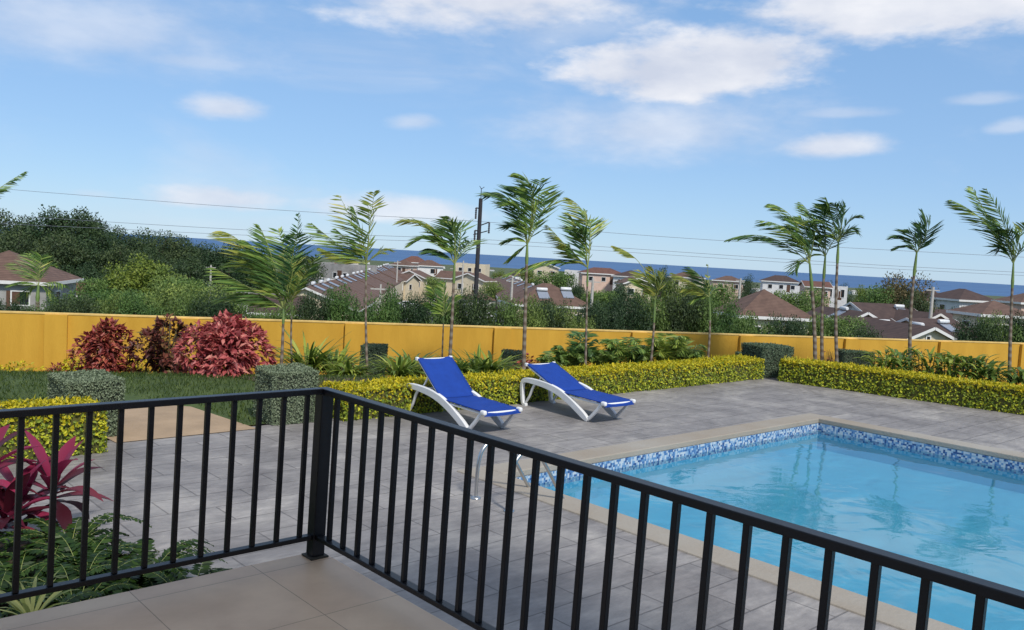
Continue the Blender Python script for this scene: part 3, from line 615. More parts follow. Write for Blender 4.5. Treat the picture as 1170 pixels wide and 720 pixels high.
def blade(q, base, dirn, length, width, arch, mi=0, seg=6, fold=.0, wmax=.35):
    "one arching strap leaf"
    base = np.asarray(base, float); d = nrm(dirn); v = []; p = base.copy()
    hor = nrm(np.array([d[0], d[1], 0])+1e-6); side = nrm(np.cross(hor, UP))
    for i in range(seg+1):
        t = i/seg; w = width*(math.sin(math.pi*min(1, (t*(1-wmax)/wmax if t < wmax else t)))**.7 if False else (min(1, .35+t/wmax*.65) if t < wmax else (1-((t-wmax)/(1-wmax))**1.8)))
        v += [p-side*w/2+UP*fold*w, p, p+side*w/2+UP*fold*w]
        d = nrm(d+(-UP)*arch/seg); p = p+d*length/seg
    f = []
    for i in range(seg):
        a = 3*i; f += [(a, a+1, a+4, a+3), (a+1, a+2, a+5, a+4)]
    q.addn(np.array(v), f, mi, True)
def frond(q, p0, c, p1, LL, n=34, hang=.35, w=.035, wind=None, ribr=.012, mi=0, rib=1, side=(1, 1), stripped=0., start=.12, fwd=.6):
    "feather frond: curved rib p0-c-p1 with leaflets in two rows"
    p0, c, p1 = (np.asarray(x, float) for x in (p0, c, p1)); t = np.linspace(0, 1, 14)[:, None]
    path = (1-t)**2*p0+2*t*(1-t)*c+t*t*p1
    q.tube(path, np.linspace(ribr, ribr*.25, 14), 5, rib, False)
    if wind is None: wind = np.zeros(3)
    tt = np.linspace(start, 1, n)
    for sgn, on in zip((-1, 1), side):
        if not on: continue
        keep = rng.random(n) >= stripped
        u = np.clip(tt+rng.uniform(-.012, .012, n), 0, 1)[keep][:, None]; m_ = len(u)
        if m_ == 0: continue
        P = (1-u)**2*p0+2*u*(1-u)*c+u*u*p1; T = nrm(2*(1-u)*(c-p0)+2*u*(p1-c))
        S = np.cross(T, UP+1e-3); bad = np.linalg.norm(S, axis=1) < .25; S[bad] = np.cross(T[bad], nrm(np.array([.3, -.8, .2]))); S = nrm(S)*sgn
        D = nrm(T*fwd+S*.75+(-UP)*hang+wind+rng.normal(scale=.07, size=(m_, 3)))
        Ls = LL*(np.sin(np.pi*np.clip(u*.86+.12, 0, 1))**.6)*rng.uniform(.85, 1.1, (m_, 1))*on
        Nn = nrm(np.cross(D, T)*sgn+rng.normal(scale=.3, size=(m_, 3))); Wv = nrm(np.cross(D, Nn))*w/2
        mid = P+D*Ls*.55+(-UP)*Ls*.03; D2 = nrm(D+(-UP)*hang*.35+wind*.3); tip = mid+D2*Ls*.5
        v = np.stack([P-Wv*.5, P+Wv*.5, mid+Wv, mid-Wv, tip], 1).reshape(-1, 3); k = np.arange(m_)[:, None]*5
        q.addn(v, k+[0, 1, 2, 3], mi); q.addn(np.zeros((0, 3)), (k+[3, 2, 4])-5*m_, mi)

# ------------------------------------------------------------------ clipped hedges
def hedge(name, label, group, c, ux, L_, Wd, H, leafms, core, leaf=.045, dens=1500, topbias=.0, rough=.02, z0=0.):
    "c: near corner on the ground, ux: direction of the length; width runs to the left of ux; leafms: (body, top)"
    ux = nrm(np.array([ux[0], ux[1], 0])); uy = np.array([-ux[1], ux[0], 0]); c = np.array([c[0], c[1], z0], float)
    r = empty(name, tuple(c)); tag(r, label, 'hedge', group)
    def pt(a, b, h): return c+np.outer(a, ux)+np.outer(b, uy)+np.outer(h, UP)
    def bumpy(P): return .5*np.sin(P[:, 0]*5.1+P[:, 2]*6)+.5*np.sin(P[:, 1]*4.3+1.3*P[:, 0])
    q = MB(); i_ = .05; pts = pt(np.array([i_, L_-i_, L_-i_, i_]), np.array([i_, i_, Wd-i_, Wd-i_]), np.zeros(4)); q.prism([(p[0], p[1]) for p in pts], z0-.25, z0+H-.05)
    q.build('stems', core, r, origin=c).location = (0, 0, 0)
    q = MB(); faces = [(L_*Wd, 't'), (L_*H, 'f'), (L_*H, 'b'), (Wd*H, 'l'), (Wd*H, 'r')]
    for area, k in faces:
        n = int(area*dens*(1.15 if k == 't' else 1)); a = rng.random(n); b = rng.random(n)
        if k == 't': P = pt(a*L_, b*Wd, np.full(n, H)); Nn = np.tile(UP, (n, 1)); hh = np.ones(n)
        else:
            hh = b
            if k == 'f': P = pt(a*L_, np.zeros(n), b*H); Nn = np.tile(-uy, (n, 1))
            if k == 'b': P = pt(a*L_, np.full(n, Wd), b*H); Nn = np.tile(uy, (n, 1))
            if k == 'l': P = pt(np.zeros(n), a*Wd, b*H); Nn = np.tile(-ux, (n, 1))
            if k == 'r': P = pt(np.full(n, L_), a*Wd, b*H); Nn = np.tile(ux, (n, 1))
        # soften the edges: pull points near an edge inwards
        ctr = c+ux*L_/2+uy*Wd/2+UP*H*.5; rel = P-ctr; lx, ly, lz = rel@ux, rel@uy, rel[:, 2]
        ex = np.clip((np.abs(lx)-(L_/2-.08))/.08, 0, 1); ey = np.clip((np.abs(ly)-(Wd/2-.08))/.08, 0, 1); ez = np.clip((lz-(H/2-.08))/.08, 0, 1)
        two = np.sort(np.stack([ex, ey, ez], 1), 1)[:, 1]
        P = P-nrm(rel)*(two*.022)[:, None]
        P = P+Nn*(bumpy(P)*rough-.02+rng.uniform(-.03, .018, n))[:, None]
        D = nrm(Nn*.35+rdir(n)*.8+UP*.25); NN = nrm(Nn*1.3+UP*.35+rdir(n)*.7)
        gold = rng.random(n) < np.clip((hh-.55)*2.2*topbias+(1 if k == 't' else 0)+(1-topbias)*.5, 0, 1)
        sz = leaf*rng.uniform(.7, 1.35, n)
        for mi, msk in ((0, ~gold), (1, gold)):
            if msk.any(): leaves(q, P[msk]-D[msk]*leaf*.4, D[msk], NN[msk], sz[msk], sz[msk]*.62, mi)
    # stray shoots standing above the clipped top
    n = int(L_*Wd*60); P = pt(rng.random(n)*L_, rng.random(n)*Wd, np.full(n, H-.01)); D = nrm(UP+rdir(n)*.5)
    leaves(q, P, D, rdir(n), leaf*rng.uniform(1, 1.9, n), leaf*.5, 1)
    q.build('foliage', list(leafms), r, origin=c).location = (0, 0, 0)
    return r
G = (LF['goldlow'], LF['gold']); SV = (LF['silver'], LF['silver']); DB = (LF['darkblock'], LF['darkblock'])
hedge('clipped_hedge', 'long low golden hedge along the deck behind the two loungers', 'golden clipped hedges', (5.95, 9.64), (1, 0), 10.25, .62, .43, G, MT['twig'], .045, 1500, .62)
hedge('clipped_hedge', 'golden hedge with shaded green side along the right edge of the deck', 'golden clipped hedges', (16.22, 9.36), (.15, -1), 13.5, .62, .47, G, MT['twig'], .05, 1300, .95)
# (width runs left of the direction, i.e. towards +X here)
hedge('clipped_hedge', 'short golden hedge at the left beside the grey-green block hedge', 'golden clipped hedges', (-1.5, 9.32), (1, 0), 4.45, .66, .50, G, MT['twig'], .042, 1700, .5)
BG = 'grey green block hedges'
hedge('block_hedge', 'grey-green block hedge left of the tan path, behind the short golden hedge', BG, (2.70, 10.0), (1, 0), .64, .80, .67, SV, MT['twig_grey'], .025, 5600, 0)
hedge('block_hedge', 'grey-green block hedge right of the tan path, behind the railing corner', BG, (5.02, 9.80), (1, -.1), .64, .66, .69, SV, MT['twig_grey'], .025, 5600, 0)
hedge('block_hedge', 'dark block hedge at the far corner of the deck between two golden hedges', BG, (16.28, 9.78), (.9, -.35), .86, .80, .68, DB, MT['twig_grey'], .028, 4200, 0)
def bedblock(px0, px1, ytop, depth, h, label):
    p0 = far(px0, ytop, depth); p1 = far(px1, ytop, depth); L_ = float(np.linalg.norm((p1-p0)[:2]))
    hedge('block_hedge', label, BG, (p0[0], p0[1]), (p1-p0)[:2], L_, .6, h, DB, MT['twig_grey'], .028, 3600, 0, z0=p0[2]-h)
bedblock(411, 440, 394, 19.3, .62, 'small dark block hedge against the yellow wall, behind a slim palm trunk')
bedblock(573, 598, 402, 20.0, .55, 'low dark block hedge behind the reclined lounger')
bedblock(964, 1001, 401, 22.6, .58, 'dark block hedge beside the three clustered palms')
bedblock(846, 876, 404, 21.6, .45, 'low dark block hedge half hidden behind the corner block')
bedblock(230, 248, 374, 17.6, .70, 'small grey-green block hedge mostly hidden behind the crimson shrub')

# ------------------------------------------------------------------ red shrubs
def shrub(label, px, py, depth, w, h, lm, n, leaf, name='red_shrub', grp='red leaved shrubs by the yellow wall', sparse=0., squash=.8):
    b = far(px, py, depth); b[2] = float(garden_z(b[0], b[1]))
    r = empty(name, tuple(b)); tag(r, label, 'shrub', grp)
    q = MB(); tips = []
    for k in range(26):
        a = k*2.4; rr = math.sqrt((k+.5)/26)*w*.42; zz = h*(.55+.40*(1-(rr/(w*.5))**2))*random.uniform(.85, 1.05)
        tip = np.array([rr*math.cos(a), rr*math.sin(a)*squash, zz]); tips.append(tip)
        q.tube(polypath([(0.05*math.cos(a), .05*math.sin(a), -.1), (tip[0]*.45, tip[1]*.45, zz*.5), tuple(tip)], 6, 1), np.linspace(.012, .004, 6), 5)
    q.build('stems', MT['stem'], r)
    q = MB(); u = rdir(n); u[:, 2] = np.where(u[:, 2] < -.85, -u[:, 2], u[:, 2])
    rad_ = rng.uniform(.72, 1.0, n)**.5; P = u*[w*.5, w*.5*squash, h*.5]*rad_[:, None]+[0, 0, h*.52]
    lob = np.array([(0, 0, .06), (-.30, .08, -.10), (.30, -.05, -.06), (.06, .28, -.04), (-.10, -.28, -.14)])*[w, w, h]; li = rng.integers(0, 5, n)
    P = P*[.68, .68, .80]+lob[li]+[0, 0, .08*h]
    P += .06*w*np.stack([np.sin(P[:, 2]*9+P[:, 1]*7), np.sin(P[:, 0]*8), np.sin(P[:, 0]*10+P[:, 1]*9)], 1)
    if sparse:
        k = np.sin(P[:, 0]*6.1+1)*np.sin(P[:, 2]*5.3+.4)+.5*np.sin(P[:, 1]*7) > -sparse*.2-.25+rng.uniform(-.3, .3, n); P = P[k]; u = u[k]
    P[:, 2] = np.maximum(P[:, 2], .03); m_ = len(P)
    D = nrm(u*[.9, .9, .6]+rdir(m_)*.75-UP*.12); NN = nrm(u*.6+UP*.8+rdir(m_)*.4); s_ = leaf*rng.uniform(.7, 1.3, m_)
    leaves(q, P, D, NN, s_, s_*.48, 0, .12, .2)
    q.build('foliage', lm, r)
    return r
shrub('round dark copper-red shrub, leftmost of the three by the wall', 120, 419, 16.4, .80, 1.10, LF['redbrown'], 2100, .13)
shrub('sparse dark bronze shrub between the two fuller red shrubs', 190, 423, 16.6, .90, 1.18, LF['bronze'], 2000, .135, sparse=1.)
shrub('broad bright crimson shrub, rightmost of the three by the wall', 257, 432, 15.3, 1.16, 1.08, LF['red'], 3300, .145)
for px, py, dp, w, h, lm, lab in ((15, 420, 17.2, 1.0, .30, 'gold', 'low yellow-green bush at the wall foot, leftmost'), (66, 418, 17.0, .5, .28, 'redbrown', 'small orange-red plant under the left wall pilaster'),
                                  (83, 417, 17.2, .55, .42, 'gold', 'small yellow bush just left of the copper-red shrub'), (155, 420, 17.4, .7, .4, 'gold', 'yellow bush between the copper-red and bronze shrubs'), (205, 418, 17.8, .9, .42, 'gold', 'yellow bush showing behind the bronze shrub')):
    shrub(lab, px, py, dp, w, h, LF[lm], 420, .075, 'low_bush', 'low bushes at the wall foot')
for px, py, dp, h, lab in ((603, 412, 18.6, .62, 'thin red-leaved croton beside the tall wind-bent palm trunk'), (615, 410, 18.9, .5, 'small red croton just right of the tall palm trunk'), (948, 408, 21.0, .95, 'upright red and green croton between the clustered palm trunks')):
    shrub(lab, px, py, dp, .42, h, LF['redbrown'], 130, .11, 'croton', 'crotons in the planting bed', sparse=.6)

# ------------------------------------------------------------------ strap-leaf and small palm clumps in the bed
def clump(label, px, ytop, depth, h, w, lm, n=46, kind='strap'):
    p = far(px, ytop+6, depth); z = float(garden_z(p[0], p[1])); z = max(z, p[2]-h); b = np.array([p[0], p[1], z]); H = 1.3*max(.35, far(px, ytop, depth)[2]-z)
    r = empty('leafy_clump', tuple(b)); tag(r, label, 'plant', 'leafy clumps in the planting bed')
    q = MB()
    if kind == 'strap' and px > 1000:
        for k in range(int(n*1.5)):
            a = random.uniform(0, 2*math.pi); rr = random.uniform(.02, .42)*w; up = random.uniform(.3, 1.8)
            blade(q, (rr*math.cos(a), rr*math.sin(a), random.uniform(.08, .72)*H), (math.cos(a), math.sin(a), up), random.uniform(.26, .46), random.uniform(.06, .105), random.uniform(.6, 1.7), 0, 5, .18)
        q.build('foliage', LF[lm], r); q = MB()
        for k in range(16):
            a = k*.9; q.tube([(.16*w*math.cos(a), .16*w*math.sin(a), -.1), (.34*w*math.cos(a), .34*w*math.sin(a), H*.75)], [.010, .006], 5)
        q.build('stems', MT['stem'], r)
    elif kind == 'strap':
        for k in range(n):
            a = random.uniform(0, 2*math.pi); rr = random.uniform(0, .28)*w; up = random.uniform(.5, 2.0)
            blade(q, (rr*math.cos(a), rr*math.sin(a), random.uniform(0, .3)*H), (math.cos(a), math.sin(a), up), H*random.uniform(.7, 1.15), random.uniform(.045, .085), random.uniform(.7, 1.6), 0, 6, .15)
        q.build('foliage', LF[lm], r)
        q = MB(); 
        for k in range(9):
            a = k*.7; q.tube([(.1*w*math.cos(a), .1*w*math.sin(a), -.1), (.2*w*math.cos(a), .2*w*math.sin(a), H*.5)], [.012, .006], 5)
        q.build('stems', MT['stem'], r)
    else:
        for k in range(13):
            a = k*2.4+random.uniform(-.3, .3); ln = H*random.uniform(.75, 1.1); rr = w*random.uniform(.3, .55)
            tip = np.array([rr*math.cos(a), rr*math.sin(a), ln*random.uniform(.55, .95)]); c = np.array([tip[0]*.35, tip[1]*.35, ln*1.0])
            frond(q, (0, 0, 0), c, tip, H*.30, 22, .35, .03, None, .008, 0, 1, start=.25)
        q.build('foliage', [LF[lm], MT['rachis']], r)
    return r
CL = [(352, 388, 17.6, .95, .8, 'strap', 'strap', 'tall yellow-green strap-leaved clump behind the grey-green block hedge'),
      (384, 400, 17.6, .75, .8, 'strap', 'strap', 'yellow-green strap clump just left of the slim palm trunk by the small block'),
      (398, 412, 16.8, .5, .6, 'strap', 'strap', 'low strap clump at the foot of the slim palm by the small block'),
      (455, 408, 17.2, .5, .7, 'strap', 'strap', 'strap-leaved clump directly left of the steep lounger back'),
      (472, 404, 18.2, .6, .7, 'arching', 'strap', 'darker strap clump behind the top of the steep lounger'),
      (524, 409, 17.8, .5, .6, 'arching', 'strap', 'green clump right of the steep lounger back'),
      (545, 405, 18.2, .6, .8, 'strap', 'strap', 'yellowish clump midway between the two loungers'),
      (563, 404, 18.4, .6, .7, 'strap', 'strap', 'strap clump just left of the low dark block behind the loungers'),
      (633, 406, 18.6, .55, .6, 'arching', 'frond', 'small arching palm clump right of the reclined lounger'),
      (652, 400, 19.0, .65, .7, 'arching', 'frond', 'feathery clump just left of the dark upright plant'),
      (665, 391, 19.2, .9, .55, 'palmdark', 'frond', 'dark upright feathery plant at the foot of a slim palm'),
      (690, 403, 19.2, .55, .7, 'arching', 'frond', 'low feathery clump between slim palm and wall pilaster'),
      (712, 393, 19.6, .85, .9, 'palm', 'frond', 'bushy feathery clump in front of a wall pilaster'),
      (733, 402, 19.8, .55, .6, 'arching', 'frond', 'small clump just left of the leaning slim palm trunk'),
      (760, 390, 19.8, .9, .8, 'strap', 'frond', 'pale yellow-green feathery clump right of the leaning slim palm'),
      (785, 396, 20.0, .75, .8, 'arching', 'frond', 'green feathery clump left of the bare-topped palm stem'),
      (1012, 404, 20.6, .75, .9, 'strap', 'strap', 'strap clump right of the dark block by the three palms'),
      (1030, 400, 20.8, .85, .8, 'arching', 'strap', 'dark green clump at the foot of the single stout palm'),
      (1062, 402, 20.6, .8, .9, 'strap', 'strap', 'strap clump in front of the wall pilaster behind the right hedge'),
      (1088, 406, 20.4, .75, .9, 'strap', 'strap', 'yellow-green strap clump, second from the right end of the long clump row'),
      (1110, 408, 20.4, .75, .9, 'arching', 'strap', 'broad leafy clump near the right end of the clump row'),
      (1128, 418, 20.2, .55, .7, 'arching', 'strap', 'last low clump of the row before the far right palm'),
      (1168, 424, 20.2, .6, .7, 'arching', 'strap', 'clump at the right picture edge beside the far right palm')]
for px, yt, dp, h, w, lm, kd, lab in CL: clump(lab, px, yt, dp, h, w*1.15, lm, 115 if px < 1000 else 80, kd)

# ------------------------------------------------------------------ palms
def palm(label, base, crown, depth, fr, tr=.05, shaft=.45, grp='young palms along the yellow wall'):
    """base, crown in picture coordinates of the trunk foot and crown heart; depth metres. fr: list of
    (ctrl, tip, leaflet length, kwargs); every frond also leans towards or away from the viewer"""
    tr *= .64
    C = far(*crown, depth); bb = far(*base, depth-.15); bz = min(float(garden_z(bb[0], bb[1])), bb[2]) ; bb[2] = bz
    r = empty('palm_tree', tuple(bb)); tag(r, label, 'palm tree', grp)
    sc = depth/F; d0 = C-bb; hgt = np.linalg.norm(d0)
    q = MB(); k = 40; t = np.linspace(0, 1, k)[:, None]; bow = RT*.03*hgt*random.uniform(-1, 1)
    path = d0*t+bow*np.sin(np.pi*t); path[0] -= UP*.1
    ringp = np.where(np.arange(k) % 2 == 0, 1.05, .97)*np.interp(np.arange(k), [0, 4], [1.35, 1]); rr = np.linspace(tr*1.25, tr*.72, k)*ringp
    cut = max(.05, 1-shaft/hgt); kk = int(cut*(k-1))+1
    q.tube(path[:kk+1], rr[:kk+1], 9); q.build('trunk', MT['palmtrunk'], r)
    q = MB(); ps = path[kk:]; q.tube(ps, np.interp(np.linspace(0, 1, len(ps)), [0, .25, 1], [tr*.85, tr*1.05, tr*.5]), 9); q.build('crownshaft', MT['crownshaft'], r)
    for (c, tp, LL, kw) in fr:
        kw = dict(kw); dz = kw.pop('away', random.uniform(-.35, .35)); lm = kw.pop('m', 'palm')
        L_ = math.hypot(tp[0]-crown[0], tp[1]-crown[1])*sc
        pc = far(*c, depth+dz*L_*.4)-bb; pt = far(*tp, depth+dz*L_)-bb
        q = MB(); kw.setdefault('n', int(15+L_*12)); kw.setdefault('stripped', .06); frond(q, d0-UP*.03, pc, pt, LL*1.08, w=.036, fwd=.75, **kw)
        q.build('frond', [LF[lm], MT['rachis']], r)
    return r
def trunkmat():
    m, nt, N, L = new_mat('ringed_palm_trunk')
    out = N('ShaderNodeOutputMaterial'); p = N('ShaderNodeBsdfPrincipled'); L(p.outputs[0], out.inputs[0]); p.inputs['Roughness'].default_value = .85
    tc = N('ShaderNodeTexCoord'); w = N('ShaderNodeTexWave'); w.bands_direction = 'Z'; w.inputs['Scale'].default_value = 1.9; w.inputs['Distortion'].default_value = 4.0; w.inputs['Detail'].default_value = 3; L(tc.outputs['Object'], w.inputs['Vector'])
    rp = N('ShaderNodeValToRGB'); L(w.outputs['Fac'], rp.inputs[0]); e = rp.color_ramp.elements; e[0].position = .05; e[0].color = (.115, .082, .058, 1); e[1].position = .45; e[1].color = (.165, .128, .092, 1); x = e.new(.95); x.color = (.225, .19, .15, 1)
    L(rp.outputs[0], p.inputs['Base Color']); return m
MT['palmtrunk'] = trunkmat()
wl_ = -RT*.22                               # wind pushes leaflets to the left of the picture
W1 = dict(wind=wl_, hang=.30); W2 = dict(wind=wl_*.8, hang=.25); WS = dict(wind=wl_, hang=.35, stripped=.45)
palm('stocky palm with drooping wind-blown fronds above the crimson shrub', (321, 414), (324, 352), 16.8,
     [((285, 268), (251, 264), .62, dict(m='palmlight', **W1)), ((300, 290), (262, 300), .62, W1), ((290, 330), (243, 306), .6, W1), ((305, 290), (280, 275), .6, W1), ((312, 285), (296, 258), .55, W1),
      ((300, 330), (246, 342), .55, dict(m='palm', **W2)), ((330, 300), (318, 262), .6, W1), ((335, 290), (338, 268), .5, dict(m='palmdark', **W1)), ((345, 320), (362, 292), .42, W2), ((340, 300), (341, 245), .3, dict(m='palmdark', stripped=.3, **W2)),
      ((305, 340), (262, 330), .55, W1), ((320, 310), (300, 290), .6, W1)], .045, .35)
palm('thin pale palm stem standing close beside the stocky palm', (336, 404), (334, 345), 17.6,
     [((334, 310), (330, 285), .35, dict(m='palmlight', **W2)), ((340, 320), (352, 308), .35, dict(m='palmlight', **W2)), ((328, 322), (318, 308), .35, dict(m='palmlight', **W2))], .032, .3)
palm('tall slim palm with stripped upright fronds in front of the small block', (420, 430), (418.5, 300), 17.2,
     [((388, 282), (357, 256), .58, dict(m='palm', **W2)), ((395, 296), (366, 284), .42, dict(m='palmlight', **W2)), ((408, 262), (388, 224), .5, dict(m='palmlight', **WS)), ((422, 255), (428, 219), .40, dict(m='palmlight', **WS)), ((414, 262), (404, 238), .5, W1),
      ((424, 268), (420, 232), .45, WS), ((436, 282), (443, 284), .35, dict(m='palmlight', **W2)), ((410, 285), (384, 262), .45, W1)], .036, .4)
palm('palm with one broad feathered frond blown left, behind the steep lounger', (514, 409), (519.5, 300), 17.6,
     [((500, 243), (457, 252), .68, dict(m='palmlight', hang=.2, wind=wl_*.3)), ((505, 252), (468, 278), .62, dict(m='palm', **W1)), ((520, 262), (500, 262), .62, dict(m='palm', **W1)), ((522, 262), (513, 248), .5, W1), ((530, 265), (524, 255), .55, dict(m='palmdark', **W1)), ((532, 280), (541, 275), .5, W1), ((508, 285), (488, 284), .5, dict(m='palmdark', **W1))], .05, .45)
palm('short young palm standing left of the broad-fronded palm trunk', (506, 406), (507, 360), 17.9,
     [((500, 340), (491, 326), .32, W2), ((508, 335), (506, 322), .32, W2), ((515, 345), (521, 338), .3, W2), ((497, 352), (490, 346), .3, W2)], .026, .2)
palm('tallest palm with fronds whipped upward and left behind the reclined lounger', (599, 418), (602.5, 278), 17.9,
     [((585, 208), (556, 222), .62, dict(m='palmdark', **W1)), ((622, 240), (628, 221), .6, dict(m='palm', **W1)), ((622, 205), (589, 198), .55, dict(m='palm', **W1)), ((600, 225), (578, 232), .6, W1), ((600, 220), (590, 214), .6, dict(m='palmdark', **W1)), ((612, 230), (604, 212), .6, W1), ((595, 265), (573, 277), .35, W2), ((615, 235), (618, 205), .5, WS), ((598, 250), (580, 258), .5, dict(m='palmdark', **W1)), ((592, 285), (578, 300), .3, W2)], .058, .5)
palm('slim palm with a long low frond reaching left over the rooftops', (670, 412), (671.5, 304), 18.3,
     [((682, 240), (648, 226), .55, dict(m='palmlight', **W1)), ((676, 262), (674, 252), .55, W1), ((662, 262), (650, 244), .5, W1), ((640, 284), (574, 316), .5, dict(m='palm', **W2)), ((650, 285), (626, 258), .42, dict(m='palmlight', **W1)), ((668, 262), (662, 262), .55, dict(m='palmdark', **W1)), ((655, 290), (650, 280), .5, W1), ((668, 270), (670, 240), .45, WS)], .036, .45)
palm('slender leaning young palm with a short upright tuft, left of the bare stem', (743, 410), (748.5, 342), 19.2,
     [((742, 318), (731, 309), .42, dict(m='palmlight', **W2)), ((750, 318), (745, 306), .42, dict(m='palmlight', **W2)), ((757, 320), (757, 312), .4, dict(m='palmlight', **W2)), ((740, 292), (700, 281), .34, dict(m='palmlight', stripped=.0, start=.62, hang=.35)), ((738, 325), (722, 318), .36, W2)], .04, .55)
palm('slender palm with a bare spear and pale fronds hanging left', (807, 409), (810.5, 338), 19.6,
     [((808, 318), (787, 305), .42, dict(m='palmdark', **W2)), ((795, 322), (768, 312), .40, dict(m='palmlight', **W2)), ((800, 330), (780, 330), .40, dict(m='palmlight', **W1)), ((810, 325), (808, 302), .1, dict(m='palmlight', stripped=.7, hang=.2)), ((802, 335), (788, 346), .3, W1), ((818, 325), (826, 330), .3, W1)], .04, .6)
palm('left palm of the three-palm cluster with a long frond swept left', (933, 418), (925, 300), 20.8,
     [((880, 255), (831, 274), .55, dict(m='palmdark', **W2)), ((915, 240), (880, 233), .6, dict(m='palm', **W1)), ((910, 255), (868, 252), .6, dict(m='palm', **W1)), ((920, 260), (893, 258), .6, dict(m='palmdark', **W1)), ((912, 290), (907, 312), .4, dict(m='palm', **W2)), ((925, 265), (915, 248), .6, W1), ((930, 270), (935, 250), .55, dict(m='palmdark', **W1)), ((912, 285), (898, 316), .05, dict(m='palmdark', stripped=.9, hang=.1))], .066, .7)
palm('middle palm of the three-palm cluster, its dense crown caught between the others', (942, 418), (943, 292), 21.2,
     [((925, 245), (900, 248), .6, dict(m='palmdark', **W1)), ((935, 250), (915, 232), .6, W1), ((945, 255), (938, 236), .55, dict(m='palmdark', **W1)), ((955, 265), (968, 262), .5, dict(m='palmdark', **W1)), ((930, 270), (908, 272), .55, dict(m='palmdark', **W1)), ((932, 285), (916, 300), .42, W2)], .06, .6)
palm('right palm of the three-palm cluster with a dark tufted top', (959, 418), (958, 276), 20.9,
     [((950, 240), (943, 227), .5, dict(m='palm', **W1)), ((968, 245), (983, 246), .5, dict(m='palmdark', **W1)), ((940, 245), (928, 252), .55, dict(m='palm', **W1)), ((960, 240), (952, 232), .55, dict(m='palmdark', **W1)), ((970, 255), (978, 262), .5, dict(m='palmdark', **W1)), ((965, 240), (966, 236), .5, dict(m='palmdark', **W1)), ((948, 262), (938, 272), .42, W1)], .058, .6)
palm('single stout palm with a short bushy V-shaped crown on the right', (1043, 410), (1047.5, 288), 21.4,
     [((1035, 262), (1018, 271), .38, dict(m='palmdark', **W2)), ((1066, 264), (1054, 241), .55, dict(m='palmdark', wind=wl_*.6, hang=.2)), ((1062, 268), (1063, 248), .5, dict(m='palmdark', wind=wl_*.6, hang=.2)), ((1045, 262), (1034, 262), .42, dict(m='palmdark', **W2)), ((1056, 268), (1050, 256), .5, dict(m='palmdark', wind=wl_*.6, hang=.25)), ((1038, 274), (1020, 285), .32, dict(m='palmdark', **W2))], .062, .6)
palm('palm at the far right with two long ragged fronds blown up and left', (1153, 443), (1158, 300), 20.6,
     [((1130, 245), (1087, 229), .55, dict(m='palm', **W2)), ((1128, 245), (1110, 214), .5, dict(m='palm', **W2)), ((1152, 255), (1127, 217), .62, dict(m='palm', wind=wl_*.5, hang=.25)), ((1150, 262), (1136, 248), .6, dict(m='palmdark', **W1)), ((1165, 262), (1174, 255), .5, dict(m='palm', **W1)), ((1145, 275), (1142, 285), .45, dict(m='palmdark', **W1)), ((1170, 270), (1182, 285), .45, W1), ((1160, 262), (1150, 262), .55, dict(m='palmdark', **W1))], .055, .65)
palm('small palm beyond the wall in front of the brown hip-roofed bungalow', (44, 372), (44, 326), 40, [((30, 305), (14, 300), .8, W2), ((40, 300), (33, 290), .8, W2), ((52, 300), (62, 303), .8, W2), ((60, 318), (74, 326), .8, W2), ((30, 318), (12, 325), .8, W2), ((45, 300), (48, 292), .8, W2), ((34, 325), (24, 342), .7, W2), ((55, 325), (64, 342), .7, W2)], .14, .8, grp='palms beyond the yellow wall')
palm('palm beyond the left picture edge with one frond tip reaching in', (-62, 440), (-60, 262), 17.5,
     [((-20, 225), (29, 196), .42, dict(m='palm', hang=.4)), ((-90, 200), (-130, 220), .6, W1), ((-60, 200), (-75, 180), .6, W1), ((-40, 215), (-18, 205), .5, W1), ((-95, 250), (-125, 270), .6, W1)], .06, .5)

# ------------------------------------------------------------------ near-left bed: ti plants, ferns, spider plant
def ti(label, x, y, heads):
    r = empty('ti_plant', (x, y, .012)); tag(r, label, 'plant', 'ti plants in the bed by the terrace')
    for (hx, hy, hz, n, L_, lean) in heads:
        q = MB(); q.tube(polypath([(0, 0, -.05), (hx*.4, hy*.4, hz*.55), (hx, hy, hz)], 8, 1), np.linspace(.018, .012, 8), 7); st = q.build('stem', MT['stem'], r)
        q = MB()
        for k in range(n):
            t = k/n; a = k*2.4; up = 2.6*(1-t)**1.3-.25+random.uniform(-.15, .15); ln = L_*random.uniform(.8, 1.1)
            d = np.array([math.cos(a)+lean[0], math.sin(a)+lean[1], up])
            blade(q, (hx+.015*math.cos(a), hy+.015*math.sin(a), hz+.10*(1-t)-.1*t), d, ln, ln*random.uniform(.24, .31), random.uniform(.5, 1.2), 0 if random.random() < (.85-.65*t) else 1, 8, .22, .45)
        q.build('leaf_rosette', [LF['ti'], LF['tidark']], r)
ti('magenta ti plant with upright pink leaves, nearer the railing middle', 1.78, 6.85, [(.0, 0, .34, 18, .43, (.15, 0)), (-.18, .12, .22, 14, .42, (0, 0))])
ti('taller magenta ti plant at the left picture edge', 1.22, 6.75, [(.05, 0, .48, 20, .47, (.1, -.1)), (.2, -.15, .25, 14, .42, (.2, -.1)), (-.25, .1, .42, 15, .48, (0, 0))])
FS = [(.55, 5.2), (.30, 5.4), (.95, 5.55), (1.2, 5.0), (1.3, 5.75), (1.5, 5.25), (1.62, 4.8), (1.7, 5.85), (1.95, 5.45), (.4, 5.9), (-.1, 5.0), (2.05, 4.95), (1.0, 6.1), (1.75, 6.3)]
